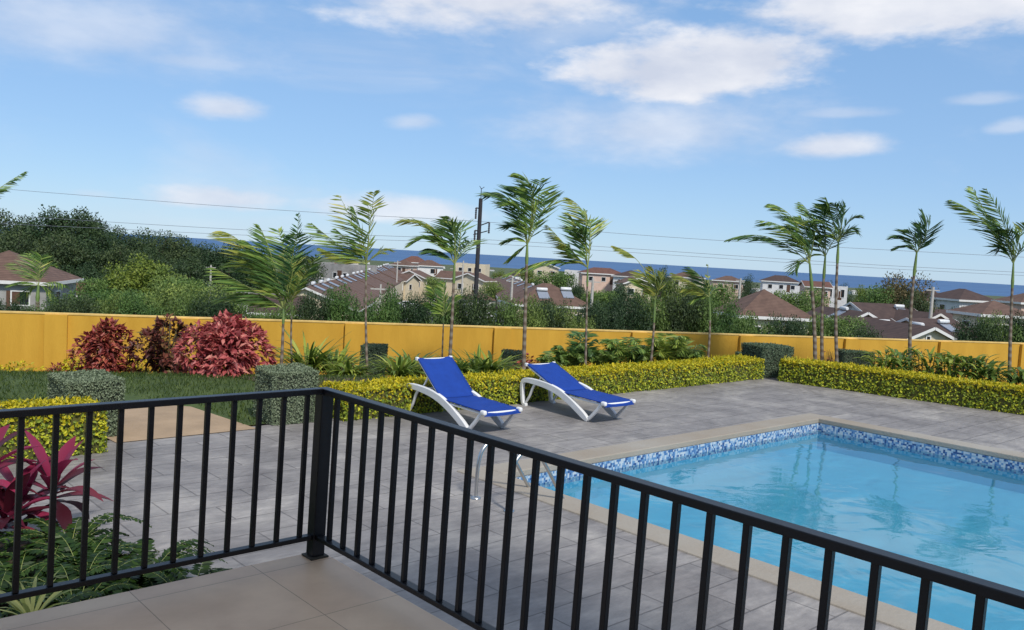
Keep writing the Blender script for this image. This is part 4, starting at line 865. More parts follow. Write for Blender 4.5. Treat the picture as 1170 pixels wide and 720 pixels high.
FL = ['fern clump low at the left picture edge', 'shaded fern clump against the terrace edge', 'fern clump in the dark middle of the left bed', 'fern clump just outside the lower rail', 'fern clump below the taller ti plant', 'broad fern clump in the centre of the bed', 'fern clump tight against the terrace near the lower rail',
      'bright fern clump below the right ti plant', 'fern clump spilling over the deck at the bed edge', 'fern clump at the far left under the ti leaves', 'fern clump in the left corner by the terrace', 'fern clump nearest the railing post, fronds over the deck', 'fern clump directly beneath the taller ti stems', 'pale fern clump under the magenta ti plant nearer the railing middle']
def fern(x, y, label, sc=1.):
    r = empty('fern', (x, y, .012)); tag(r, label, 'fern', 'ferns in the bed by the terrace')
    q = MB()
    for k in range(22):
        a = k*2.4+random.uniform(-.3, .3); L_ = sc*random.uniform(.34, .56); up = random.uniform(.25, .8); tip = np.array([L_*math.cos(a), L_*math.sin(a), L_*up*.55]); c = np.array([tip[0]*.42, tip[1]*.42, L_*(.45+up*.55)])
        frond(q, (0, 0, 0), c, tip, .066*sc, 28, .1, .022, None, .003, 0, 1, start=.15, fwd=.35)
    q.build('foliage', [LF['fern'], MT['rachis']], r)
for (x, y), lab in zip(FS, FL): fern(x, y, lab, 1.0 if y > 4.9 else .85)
sx_, sy_, _ = onz(36, 702, .36); r = empty('spider_plant', (sx_, sy_, .012)); tag(r, 'pale variegated spider plant against the terrace edge at the bottom left', 'plant')
q = MB()
for k in range(30):
    a = k*2.4; blade(q, (0, 0, .30), (math.cos(a), math.sin(a), random.uniform(.7, 2.)), random.uniform(.24, .40), .022, random.uniform(.8, 1.8), 0, 6, .2)
q.build('foliage', LF['spider'], r)
q = MB()
for k in range(5): q.tube([(0, 0, -.02), (.03*math.cos(k), .03*math.sin(k), .31)], [.012, .01], 6)
q.build('stems', MT['stem'], r)

# grass on the visible lawn (uncountable)
q = MB(); n = 42000; x = rng.uniform(-2, 9, n); y = rng.uniform(9.95, 19.5, n); s = wall_s(x, y); ok = (s > 2.7) & ~((x > 2.4) & (x < 4.75) & (y < 12.05)) & ~((x < 4.3) & (y > 11.0) & (y < 12.6)) & ~((x > 5.6) & (y < 10.4)); x = x[ok]; y = y[ok]; n = len(x)
P = np.stack([x, y, garden_z(x, y)], 1); quads(q, P, nrm(UP*1.2+rdir(n)*.8), rdir(n), rng.uniform(.04, .09, n), rng.uniform(.010, .018, n))
g_ = q.build('grass', LF['grassb']); g_['kind'] = 'stuff'

# ------------------------------------------------------------------ trees beyond the wall
def tree_proto(lm, seed, H, Wd, nblob, nleaf, leaf, trunk=.35, low=.25, flat=1.0):
    rs = np.random.default_rng(seed); q = MB(); blobs = []
    for k in range(nblob):
        u = rs.normal(size=3); u /= np.linalg.norm(u); rr = rs.random()**.4
        c = np.array([u[0]*Wd*.36*rr, u[1]*Wd*.36*rr, H*(low+(1-low)*.5)+u[2]*H*(1-low)*.36*rr]); blobs.append((c, Wd*rs.uniform(.13, .23), H*(1-low)*rs.uniform(.11, .18)*flat))
    if low < .05:
        blobs = [(np.array([Wd*.42*math.cos(k*2.4)*math.sqrt((k+.5)/nblob), Wd*.42*math.sin(k*2.4)*math.sqrt((k+.5)/nblob), H*rs.uniform(.3, .88)]), Wd*rs.uniform(.12, .19), H*rs.uniform(.13, .2)) for k in range(nblob)]
    per = nleaf//nblob
    for c, rw, rh in blobs:
        u = nrm(rs.normal(size=(per, 3))); rr = rs.uniform(.45, 1.08, per)[:, None]
        P = c+u*rr*[rw, rw, rh]; D = nrm(u*.5+nrm(rs.normal(size=(per, 3)))*.8-UP*.15); NN = nrm(u+UP*.6+nrm(rs.normal(size=(per, 3)))*.4)
        s_ = leaf*rs.uniform(.6, 1.4, per); quads(q, P, D, NN, s_, s_*.55)
    t = MB(); t.tube(polypath([(0, 0, -.6), (.05*Wd*rs.normal(), .02*Wd, H*low), (0, 0, H*.6)], 8, 1), np.linspace(trunk*.5, trunk*.18, 8), 7)
    for c, rw, rh in blobs[:9]:
        t.tube(polypath([(0, 0, H*low*.8), tuple(c*[.5, .5, .9]), tuple(c)], 6, 1), np.linspace(trunk*.22, trunk*.06, 6), 5)
    return q, t, lm
PROTO = {}
def plant(kind, name, px, ytop, depth, label, cat, group, wpx=None):
    x, y = fwd_pt(px, depth); zg = float(terrain_z(x, y)); zt = far(px, ytop, depth)[2]; h = max(.8, zt-zg)
    spec = dict(darkA=('tdark', 3, 9, 9.5, 26, 8000, .30, .4, .12), darkB=('tdark', 5, 9, 11, 30, 8500, .30, .4, .10), mid=('tmid', 9, 8, 9, 24, 8000, .27, .35, .12), midB=('tmid', 12, 8, 8, 22, 8000, .26, .35, .08),
                light=('tlight', 15, 7, 7.5, 18, 6500, .25, .3, .15), brown=('tbrown', 18, 8, 9.5, 40, 18000, .27, .35, .06), bushA=('tmid', 21, 4, 4.6, 30, 15000, .125, .12, .0), bushB=('tdark', 24, 4, 4.8, 30, 15000, .125, .12, .0), bushC=('tmid', 27, 4, 4.2, 26, 14000, .12, .12, .02),
                small=('tdark', 33, 6, 6, 14, 900, .6, .3, .1), smallB=('tmid', 36, 6, 6.5, 14, 900, .6, .3, .1))[kind]
    if kind not in PROTO:
        q, t, lm = tree_proto(*spec)
        r = empty(name, (0, 0, 0)); q.build('crown', LF[lm], r); t.build('trunk', MT['bark'], r); PROTO[kind] = r; o = r
    else: o = copy_tree(PROTO[kind]); o.name = name
    s = h/spec[2]; sx = s
    if wpx: sx = wpx*depth/F/spec[3]
    s *= 1.02 if kind.startswith('bush') else 1.05
    if wpx and not kind.startswith('bush'): sx *= 1.3
    o.location = (x, y, zg); o.scale = (sx, sx, s); o.rotation_euler = (0, 0, random.uniform(0, 6.28)); tag(o, label, cat, group); return o
TG = 'trees of the wooded hill on the left'
HILL = [(8, 240, 112, 'darkA', 'dark tree on the hill crest at the left picture edge'), (46, 236, 115, 'darkB', 'highest dark tree on the hill crest above the brown hip roof'), (86, 237, 118, 'darkA', 'broad dark crest tree just right of the highest one'),
        (112, 245, 124, 'darkB', 'dark crest tree where the wooded skyline starts to fall'), (140, 259, 135, 'darkA', 'dark tree midway down the falling skyline'), (158, 261, 170, 'darkB', 'lone darker crown poking above the falling skyline'), (183, 264, 155, 'darkB', 'dark tree low on the falling skyline'),
        (206, 270, 175, 'darkA', 'last dark tree before the sea gap on the left'), (229, 277, 190, 'darkB', 'small dark tree at the foot of the wooded skyline'), (262, 275, 170, 'darkA', 'dark tree behind the stocky palm fronds'), (300, 283, 150, 'darkB', 'dark tree right behind the stocky palm crown'),(345, 290, 150, 'darkA', 'dark tree left of the grey two-storey block'),
        (20, 258, 98, 'darkB', 'dark tree directly behind the brown hip roof'), (66, 262, 96, 'darkA', 'dark tree behind the right slope of the brown hip roof'), (104, 270, 98, 'darkB', 'shadowy tree in the middle of the wooded slope'), (142, 278, 98, 'darkA', 'dark tree just behind the yellow-green round tree'),
        (180, 284, 96, 'darkB', 'dark tree right of and behind the yellow-green round tree'), (216, 292, 94, 'darkA', 'dark tree at the right foot of the wooded slope'), (96, 300, 82, 'darkA', 'dark tree right of the brown hip-roofed house'),
        (158, 290, 64, 'light', 'round yellow-green tree on the wooded slope'), (118, 313, 62, 'mid', 'green tree left of the yellow-green round tree'), (196, 312, 60, 'midB', 'green tree right of the yellow-green round tree'), (218, 312, 56, 'mid', 'green tree above the copper and bronze shrubs, right side'),
        (146, 330, 48, 'midB', 'leafy green tree just below the yellow-green round tree'), (112, 325, 46, 'mid', 'green tree over the wall above the copper-red shrub'), (178, 330, 45, 'mid', 'green tree over the wall above the bronze shrub'), (208, 322, 44, 'midB', 'green tree over the wall above the crimson shrub'), (248, 322, 46, 'midB', 'green tree behind the left-blown palm fronds')]
for px, yt, dp, kd, lab in HILL: plant(kd, 'hill_tree', px, yt, dp, lab, 'tree', TG)
BB = [(12, 345, 'bushB', 32, 'dark bush over the wall at the left picture edge'), (48, 342, 'bushC', 33, 'bush over the wall in front of the hip-roofed house'), (84, 340, 'bushB', 32, 'dark bush over the wall left of the copper-red shrub'), (128, 338, 'bushA', 33, 'bush over the wall above the copper-red shrub'),
      (165, 338, 'bushC', 33, 'bush over the wall between copper-red and bronze shrubs'), (205, 336, 'bushA', 34, 'bush over the wall above the bronze shrub'), (246, 338, 'bushB', 34, 'bush over the wall above the crimson shrub'), (284, 347, 'bushC', 34, 'low bush over the wall left of the stocky palm trunk'),
      (330, 349, 'bushA', 34, 'low bush over the wall right behind the stocky palm trunks'), (368, 338, 'bushB', 35, 'bush over the wall below the nearest terrace roof end'), (402, 330, 'bushA', 35, 'bush over the wall left of the stripped slim palm'), (438, 331, 'bushC', 35, 'bush over the wall right of the stripped slim palm'),
      (472, 339, 'bushB', 36, 'bush over the wall below the grey street'), (505, 343, 'bushA', 36, 'bush over the wall behind the short young palm'), (540, 334, 'bushB', 36, 'bush over the wall below the dark utility pole'), (572, 341, 'bushA', 36, 'bush over the wall left of the tallest palm'),
      (604, 343, 'bushC', 36, 'bush over the wall behind the tallest palm trunk'), (634, 347, 'bushB', 37, 'bush over the wall right of the tallest palm'), (662, 356, 'bushA', 37, 'bush over the wall behind the slim low-fronded palm'), (692, 350, 'bushB', 38, 'bush over the wall right of the slim low-fronded palm'),
      (722, 340, 'bushB', 40, 'dark bush over the wall left of the slender leaning palm'), (752, 334, 'bushA', 42, 'tall bush behind the slender leaning palm'), (785, 332, 'bushB', 42, 'tall dark bush between the slender palms'), (815, 336, 'bushA', 42, 'tall bush behind the bare-speared palm'),
      (840, 350, 'bushC', 40, 'bush over the wall left of the big brown hip roof'), (870, 363, 'bushA', 38, 'bush over the wall below the big brown hip roof'), (900, 364, 'bushB', 38, 'bush over the wall below the right eave of the big brown hip roof'), (930, 364, 'bushA', 39, 'bush over the wall behind the three-palm cluster'),
      (958, 367, 'bushC', 39, 'bush over the wall just right of the three palms'), (985, 376, 'bushB', 39, 'low bush over the wall left of the cream gables'), (1125, 366, 'bushB', 39, 'dark bush over the wall right of the cream gables'), (1152, 363, 'bushA', 39, 'bush over the wall behind the far right palm'), (1182, 362, 'bushB', 39, 'bush over the wall at the right picture edge')]
for px, yt, kd, dp, lab in BB: plant(kd, 'bush', px, yt, dp, lab, 'bush', 'bushes just beyond the yellow wall', wpx=58)
MID = [(1032, 309, 105, 'brown', 'large spreading russet-green tree behind the single stout palm', 62), (1008, 325, 102, 'midB', 'green tree at the left foot of the large spreading tree', 40), (1050, 330, 100, 'darkA', 'dark green tree at the right foot of the large spreading tree', 36), (985, 326, 118, 'light', 'yellowish tree left of the large spreading tree', 30),
       (757, 304, 190, 'darkA', 'dark distant crown standing above the bushes left of centre right', 22), (857, 314, 200, 'darkB', 'dark crown on the skyline left of the three palms', 20), (945, 321, 300, 'darkA', 'dark low crown on the sea line behind the three palms', 26), (967, 324, 290, 'darkB', 'dark low crown on the sea line right of the three palms', 18),
       (800, 318, 95, 'mid', 'green tree behind the bare-speared palm', 44), (772, 316, 90, 'light', 'yellow-green tree behind the slender leaning palm', 34), (830, 322, 95, 'midB', 'green tree left of the pale street pole by the hip roof', 34), (905, 328, 130, 'mid', 'green tree behind the right slope of the big brown hip roof', 44), (930, 328, 140, 'midB', 'green tree behind the left palm of the cluster', 36), (712, 322, 105, 'darkA', 'dark tree right of the pinkish houses', 40), (690, 328, 100, 'mid', 'green tree below the pinkish houses', 40), (655, 322, 125, 'darkB', 'dark tree right behind the middle rooftops', 34), (636, 306, 210, 'mid', 'green tree on the rise behind the low palm frond', 50), (608, 306, 230, 'light', 'yellow-green tree left of the rise behind the low frond', 26),
       (575, 308, 240, 'light', 'yellow-green tree behind the tallest palm trunk', 22), (495, 313, 190, 'mid', 'tree beside the grey street among cream houses', 24), (478, 312, 210, 'midB', 'tree at the far end of the grey street', 18), (1075, 350, 118, 'darkA', 'dark tree between the gables and the white arched house', 26), (1095, 352, 110, 'darkB', 'dark tree in front of the white arched house', 20)]
for px, yt, dp, kd, lab, w in MID: plant(kd, 'garden_tree', px, yt, dp, lab, 'tree', 'trees among the houses', wpx=w)
rs = random.Random(5)
KM = ['mid', 'midB', 'darkA', 'darkB', 'mid', 'midB']
for k in range(36):
    dp = rs.uniform(62, 230); px = rs.uniform(560, 985) if k % 3 else rs.uniform(600, 870)
    if abs(px-(VPX-3.5*F/dp)) < 9*F/dp*.5 or (840 < px < 925 and dp < 76): continue
    plant(KM[k % 6], 'garden_tree', px, horizon(px)+rs.uniform(28, 40)+max(0, (130-dp)*.20), dp, 'leafy green tree among the town rooftops beyond the wall', 'tree', 'leafy trees between the rooftops')
for k in range(110):
    dp = 200*(12.0**rs.random()); px = rs.uniform(235, 1185); x, y = fwd_pt(px, dp); zg = float(terrain_z(x, y)); off = (EYE-(zg+rs.uniform(3.5, 6.5)))*F/dp
    plant('small' if rs.random() < .5 else 'smallB', 'distant_tree', px, horizon(px)+off, dp, 'small distant tree among the far rooftops near the sea', 'tree', 'distant trees among the far rooftops')

# ------------------------------------------------------------------ houses
def winpart(r, x, y, z, w, h, nx_, ny_, frame=True):
    "window on the wall at (x,y) facing (nx,ny)"
    n = np.array([nx_, ny_, 0.]); t = np.array([-ny_, nx_, 0.]); c = np.array([x, y, z])
    q = MB(); 
    for s_ in (-1, 1): q.beam(c+t*s_*w/2+n*.03-UP*h/2, c+t*s_*w/2+n*.03+UP*h/2, .10, .10, up=n, ext=.05)
    for s_ in (-1, 1): q.beam(c+UP*s_*h/2+n*.03-t*(w/2-.05), c+UP*s_*h/2+n*.03+t*(w/2-.05), .10, .10, up=n)
    f = q.build('window', MT['fascia'], r)
    q = MB(); q.beam(c+n*.012-t*(w/2-.05), c+n*.012+t*(w/2-.05), .02, h-.1, up=UP); q.build('pane', MT['glass'], f)
def house(label, px, yeave, depth, w, d, rh, yaw, kind, wall, roof, group='houses of the town below', wins=(), heaters=(), over=.45, wallh=None, door=True, fas=True, name='house'):
    """px,yeave: where the middle of the front eave is seen; w across, d deep; kind: hip, gable_x (ridge across), gable_y (ridge towards the viewer), flat"""
    c = far(px, yeave, depth); ze = c[2]; x, y = c[0], c[1]; zg = min(float(terrain_z(x, y))-.8, ze-2.2); H = ze-zg
    r = empty(name, (x, y, zg), YAW-math.pi/2+R(yaw)); tag(r, label, 'house', group)
    hw, hd = w/2, d
    q = MB(); q.box((-hw, 0, 0), (hw, hd, H))
    if kind == 'gable_y':
        for yy in (0, hd-.2): q.add([(-hw, yy, H), (hw, yy, H), (0, yy, H+rh), (-hw, yy+.2, H), (hw, yy+.2, H), (0, yy+.2, H+rh)], [(0,1,2), (5,4,3), (0,2,5,3), (1,4,5,2)])
    if kind == 'gable_x':
        for xx in (-hw, hw-.2): q.add([(xx, 0, H), (xx, hd, H), (xx, hd/2, H+rh), (xx+.2, 0, H), (xx+.2, hd, H), (xx+.2, hd/2, H+rh)], [(2,1,0), (3,4,5), (0,3,5,2), (1,2,5,4)])
    if kind == 'flat': 
        q.box((-hw, 0, H+.001), (hw, .2, H+.5)); q.box((-hw, .2, H+.001), (-hw+.2, hd, H+.5)); q.box((hw-.2, .2, H+.001), (hw, hd, H+.5))
    q.build('wall', MT[wall], r)
    o = over; th = .16; q = MB(); e = -o*rh/(hd/2 if kind in ('gable_x', 'hip') else hw)
    x0, x1, y0, y1 = -hw-o, hw+o, -o, hd+o; zt = H+rh; eb = H+e*.6
    def slab(top):
        n = len(top); bot = [(p[0], p[1], p[2]-th) for p in top]
        q.add(top+bot, [tuple(range(n)), tuple(range(n, 2*n))[::-1]]+[(i, n+i, n+(i+1)%n, (i+1)%n) for i in range(n)])
    rz_ = lambda z: z+th
    if kind == 'hip':
        if w >= d: a, b = (-hw+hd/2, hd/2), (hw-hd/2, hd/2)
        else: a, b = (0, hw), (0, hd-hw)
        A = (a[0], a[1], rz_(zt)); Bq = (b[0], b[1], rz_(zt)); c4 = [(x0, y0, rz_(eb)), (x1, y0, rz_(eb)), (x1, y1, rz_(eb)), (x0, y1, rz_(eb))]
        if w >= d: tops = [[c4[0], c4[1], Bq, A], [c4[2], c4[3], A, Bq], [c4[1], c4[2], Bq], [c4[3], c4[0], A]]
        else: tops = [[c4[0], c4[1], A], [c4[2], c4[3], Bq], [c4[1], c4[2], Bq, A], [c4[3], c4[0], A, Bq]]
        for tp in tops: slab(tp)
    elif kind == 'gable_x':
        slab([(x0, y0, rz_(eb)), (x1, y0, rz_(eb)), (x1, hd/2, rz_(zt)), (x0, hd/2, rz_(zt))]); slab([(x1, y1, rz_(eb)), (x0, y1, rz_(eb)), (x0, hd/2, rz_(zt)), (x1, hd/2, rz_(zt))])
    elif kind == 'gable_y':
        slab([(x0, y1, rz_(eb)), (x0, y0, rz_(eb)), (0, y0, rz_(zt)), (0, y1, rz_(zt))]); slab([(x1, y0, rz_(eb)), (x1, y1, rz_(eb)), (0, y1, rz_(zt)), (0, y0, rz_(zt))])
    else: q.box((-hw+.21, .21, H+.005), (hw-.21, hd-.01, H+.09))
    rf = q.build('roof', MT[roof], r)
    if fas and kind in ('hip', 'gable_x', 'gable_y'):
        q = MB()
        if kind == 'gable_y':
            for s_ in (-1, 1): q.beam((s_*(hw+o), y0-.03, eb+.05), (0, y0-.03, zt+.05), .05, .24)
            for s_ in (-1, 1): q.beam((s_*(hw+o+.03), y0, eb), (s_*(hw+o+.03), y1, eb), .05, .2)
        elif kind == 'gable_x':
            for s_ in (-1, 1):
                q.beam((s_*(hw+o+.03), y0, eb+.05), (s_*(hw+o+.03), hd/2, zt+.05), .05, .24); q.beam((s_*(hw+o+.03), y1, eb+.05), (s_*(hw+o+.03), hd/2, zt+.05), .05, .24)
            q.beam((x0, y0-.03, eb), (x1, y0-.03, eb), .05, .2)
        else:
            q.beam((x0-.05, y0-.03, eb+.05), (x1+.05, y0-.03, eb+.05), .05, .26); q.beam((x1+.03, y0, eb+.05), (x1+.03, y1, eb+.05), .05, .26); q.beam((x0-.03, y0, eb+.05), (x0-.03, y1, eb+.05), .05, .26)
        q.build('fascia', MT['fascia'], rf)
    for (wx, wz, ww, wh) in wins: winpart(r, wx*w/2, -.0, H-wz, ww, wh, 0, -1)
    if w < 40 and kind != 'flat': winpart(r, hw, hd*.35, H-1.4, 1.2, 1.2, 1, 0); winpart(r, -hw, hd*.5, H-1.4, 1.2, 1.2, -1, 0)
    if door: 
        q = MB(); q.box((.15*w, -.05, max(0, H-2.9)), (.15*w+.95, -.002, H-.75)); q.build('door', MT['door'], r)
    for (hx, hy, sgn) in heaters:
        # solar water heater fixed to a roof slope: collector panel and tank
        if kind == 'gable_x': zz = H+rh*(1-abs(hy-hd/2)/(hd/2))+th; sl = -math.copysign(rh/(hd/2), hy-hd/2); u = np.array([0, 1, sl])
        elif kind == 'gable_y': zz = H+rh*(1-abs(hx)/hw)+th; sl = -math.copysign(rh/hw, hx); u = np.array([1, 0, sl])
        else: zz = H+rh*min(1, hy/(hd/2))*.98+th; u = np.array([0, 1, rh/(hd/2)])
        u = nrm(u); c = np.array([hx, hy, zz+.12]); q = MB(); q.beam(c-u*.7, c+u*.7, 1.3, .10, up=nrm(np.cross(np.cross(u, UP), u)))
        pn = q.build('solar_heater', MT['panel'], r)
        q = MB(); sv = nrm(np.cross(u, UP)); t0 = c+u*.85*np.sign(u[2])+UP*.22; q.tube([t0-sv*.65, t0-sv*.6, t0+sv*.6, t0+sv*.65], [.15, .21, .21, .15], 10); q.build('tank', MT['tank'], pn)
    return r
W3 = [(-.6, 1.5, 1.2, 1.2), (.0, 1.5, 1.2, 1.2), (.62, 1.5, 1.2, 1.2)]; W2_ = [(-.5, 1.5, 1.3, 1.2), (.55, 1.5, 1.3, 1.2)]
house('brown hip-roofed bungalow with white eaves among trees at the left', -12, 320, 66, 8.0, 8, 2.1, 12, 'hip', 'hgrey', 'roof_brown', wins=[(.55, 1.3, 1.3, 1.1), (-.2, 1.3, 1.3, 1.1)])
house('small reddish-roofed shed in the trees right of the brown bungalow', 104, 337, 78, 2.6, 3, .8, 10, 'gable_x', 'hgrey', 'roof_red')
house('low grey flat-roofed house glimpsed behind the stocky palm', 300, 341, 78, 4.6, 6, .3, 18, 'flat', 'hgrey', 'roof_flat', wins=[(-.5, 1.2, .9, 1.), (.6, 1.2, .8, 1.)])
house('small purple-brown roof low behind the palm trunks by the wall', 318, 357, 62, 3.4, 4, 1.0, 14, 'gable_x', 'hgrey', 'roof_dark')
house('pale grey two-storey flat-roofed block left of the long terrace', 378, 304, 165, 10, 9, .4, -20, 'flat', 'hgrey', 'roof_flat', wins=[(-.75, 2.2, 1.6, 2.8), (.2, 1.7, .9, 1.1), (.05, 4.4, 1.1, 1.4), (.65, 1.7, 1.0, 1.1)])
house('low white annex in front of the grey two-storey block', 364, 321, 150, 5.0, 5, .3, -20, 'flat', 'hwhite', 'roof_flat', wins=[(.7, 1.4, 1.2, 1.9)])
# long brown-roofed terrace running away from the viewer
tl = [(VPX-17*F/d_, horizon(VPX-17*F/d_)+7.3*F/d_, d_) for d_ in (97, 117, 137, 157, 177, 197)]
nm = ['nearest house of the long brown-roofed terrace, cream end gable showing', 'second house from the near end of the long brown-roofed terrace', 'third house from the near end of the long brown-roofed terrace', 'fourth house from the near end of the long brown-roofed terrace', 'fifth house from the near end of the long brown-roofed terrace', 'farthest house of the long brown-roofed terrace']
for k, ((px, ye, dp), lab) in enumerate(zip(tl, nm)):
    house(lab, px, ye-.7*k, dp, 11.5, 20, 2.3, 4, 'gable_y', 'hcream', 'roof_brown', 'long brown-roofed terrace', wins=[(-.72, 1.5, 1.0, 1.2)], heaters=[(1.0, 4, 1), (1.0, 10, 1), (1.0, 16, 1)], door=False, fas=k == 0, over=.4 if k == 0 else .02)
# second terrace of roofs right of the utility pole
tl2 = [(634, 350, 98, 'nearest low brown roof right of the tallest palm, cream wall below')]+[(VPX+13*F/d_, horizon(600)+7.3*F/d_, d_, lab) for d_, lab in ((128, 'brown terrace roof behind the tallest palm trunk, solar heater on it'), (152, 'brown terrace roof just right of the utility pole foot'), (176, 'farther brown terrace roof beside the utility pole'), (200, 'farthest brown roof of the row beside the utility pole'))]
for k, (px, ye, dp, lab) in enumerate(tl2):
    house(lab, px, ye, dp, 11 if k else 9, 23 if k else 8, 2.3, 4 if k else 14, 'gable_y' if k else 'hip', 'hcream', 'roof_brown', 'brown roofs right of the utility pole', wins=W3, heaters=[(-1.2, 4, 1), (-1.2, 13, 1)] if k else [(-1, 1.5, 1), (2.0, 1.8, 1)], door=False, fas=k < 2, over=.3 if k < 2 else .02)
FH = [(457, 303, 260, 7.5, 7, 2.0, 'hip', 'hpink', 'roof_brown', 'small pinkish-white house with dark window at the far end of the long terrace', [(-.1, 1.6, 1.6, 1.7)]),
      (492, 304, 270, 10, 8, 2.2, 'hip', 'hwhite', 'roof_brown', 'white house with one window behind the broad-fronded palm', [(.2, 1.6, 1.6, 1.5)]), (475, 300, 330, 12, 9, 3.0, 'hip', 'hpink', 'roof_red', 'reddish hip roof behind the broad-fronded palm', W2_),
      (537, 303, 280, 13, 9, .4, 'flat', 'hcream', 'roof_flat', 'cream flat-roofed house just left of the utility pole top of town', W3), (515, 318, 205, 9, 8, 2, 'gable_x', 'hcream', 'roof_brown', 'cream cottage at the end of the grey street', W2_), (535, 320, 190, 9, 8, 1.9, 'gable_y', 'hcream', 'roof_brown', 'cream gabled house beside the grey street near the pole', W2_),
      (468, 317, 200, 9, 8, 2, 'gable_y', 'hcream', 'roof_brown', 'cream gabled house right of the long terrace', W2_), (449, 320, 190, 8, 8, 1.8, 'gable_x', 'hcream', 'roof_brown', 'cream house touching the far end of the long terrace', W2_),
      (624, 306, 250, 9, 8, 1.6, 'gable_y', 'hcream', 'roof_flat', 'cream house on the rise behind the low palm frond', W2_), (690, 313, 240, 15, 9, 2, 'hip', 'hpink', 'roof_red', 'long pinkish row house right of the slim palm', W3), (660, 311, 260, 10, 9, .4, 'flat', 'hwhite', 'roof_flat', 'white flat-roofed house behind the slim palm', W2_),
      (717, 316, 235, 10, 9, 2, 'hip', 'hwhite', 'roof_dark', 'white house with dark roof left of the slender leaning palm', W2_), (729, 325, 170, 7, 7, 1.6, 'gable_y', 'hcream', 'roof_brown', 'cream gable left of the slender leaning palm', W2_), (782, 317, 230, 10, 8, 1.8, 'hip', 'hcream', 'roof_brown', 'cream house behind the yellow-green tree', W2_),
      (832, 321, 240, 10, 8, 1.6, 'hip', 'hpink', 'roof_brown', 'pinkish house left of the pale street pole by the hip roof', W2_), (893, 322, 250, 13, 9, 2.2, 'hip', 'hwhite', 'roof_dark', 'white wide house with dark roof on the sea line', W3), (935, 328, 200, 7, 8, 1.5, 'gable_x', 'hpink', 'roof_red', 'pink house between the palm trunks of the cluster', W2_), (953, 329, 215, 8, 8, .4, 'flat', 'hwhite', 'roof_flat', 'white flat-roofed house with many windows behind the three palms', [(-.7, 1.3, .9, 2), (-.25, 1.3, .9, 2), (.2, 1.3, .9, 2), (.65, 1.3, .9, 2)])]
for px, ye, dp, w, d, rh, kd, wm, rm, lab, wn in FH: house(lab, px, ye, dp, w*.8, d*.8, rh*.75, rs.uniform(-25, 25), kd, wm, rm, wins=wn)
house('big brown hip-roofed house with white eaves left of the three palms', 887, 362, 74, 6.2, 6.2, 2.1, 6, 'hip', 'hcream', 'roof_brown', wins=W3)
house('cream gable with dark roof right of the three palms', 988, 372, 88, 4.6, 9, 1.25, 8, 'gable_y', 'hcream', 'roof_dark', wins=[], heaters=[(-1.2, 3.5, 1)])
house('dark roof with white solar panels behind the stout palm trunk', 1030, 368, 96, 7.5, 7, 1.7, 20, 'gable_x', 'hwhite', 'roof_dark', wins=W2_, heaters=[(1.8, 1.6, 1)])
house('peach-walled cream gable house by the pale street pole', 1070, 374, 92, 5.0, 9, 1.35, 12, 'gable_y', 'horange', 'roof_dark', wins=[(-.3, 1.4, 1.3, 1.2)])
house('nearest cream gable with brown roof just over the wall at right', 1063, 392, 74, 5.4, 9, 1.25, 10, 'gable_y', 'hcream', 'roof_dark', wins=[(-.1, -.35, .4, .5)], heaters=[(1.6, 3.0, 1)])
house('dark roof with a long white panel over the wall, right of the nearest gable', 1098, 388, 80, 5.5, 7, 1.5, 24, 'gable_x', 'hcream', 'roof_dark', wins=W2_, heaters=[(.3, 1.5, 1)])
house('dark low roof over the wall left of the nearest gable', 1012, 386, 82, 6.5, 8, 1.5, 16, 'gable_x', 'hcream', 'roof_dark', wins=W2_, heaters=[(1.6, 1.6, 1)])
house('dark roof with panels behind the peach gable, below the white arched house', 1100, 372, 102, 6.0, 7, 1.5, 22, 'gable_x', 'hcream', 'roof_dark', wins=W2_, heaters=[(1.4, 1.5, 1)])
house('white two-storey house with tall dark windows and dark hip roof', 1118, 344, 120, 5.8, 7, 1.4, 10, 'hip', 'hwhite', 'roof_dark', wins=[(-.72, 1.9, .9, 2.2), (-.15, 1.9, .7, 1.7), (.35, 1.9, .7, 1.7)])
house('hip-roofed house between the spreading tree and the white house', 1073, 345, 125, 3.8, 5, 1.5, 6, 'hip', 'hcream', 'roof_dark', wins=W2_)
house('brown hip roof in front of the white house near the far right palm', 1152, 361, 84, 5.2, 5, 1.2, 4, 'hip', 'hcream', 'roof_brown', wins=W3)
house('brown-roofed house at the right picture edge behind the far right palm', 1188, 347, 112, 5, 5, 1.2, 6, 'hip', 'hpink', 'roof_brown', wins=W2_)
# far rooftops near the sea, a few pixels each
def tiny_house(seed):
    w, d, h, rh = 9, 8, 5.2, 1.7; q = MB(); q.box((-w/2, 0, -1), (w/2, d, h), 0)
    c4 = [(-w/2-.5, -.5, h), (w/2+.5, -.5, h), (w/2+.5, d+.5, h), (-w/2-.5, d+.5, h)]; A, Bq = (-w/2+d/2, d/2, h+rh), (w/2-d/2, d/2, h+rh)
    q.add(c4+[A, Bq], [(0,1,5,4), (2,3,4,5), (1,2,5), (3,0,4), (3,2,1,0)], 1)
    for xx in (-2.5, 0, 2.5): q.box((xx-.6, -.06, 1.6), (xx+.6, -.004, 3.2), 2)
    return q
th_ = []
for wm, rm in (('hwhite', 'roof_brown'), ('hcream', 'roof_red'), ('hpink', 'roof_dark'), ('hwhite', 'roof_flat')):
    th_.append(tiny_house(0).build('distant_house', [MT[wm], MT[rm], MT['glass']]))
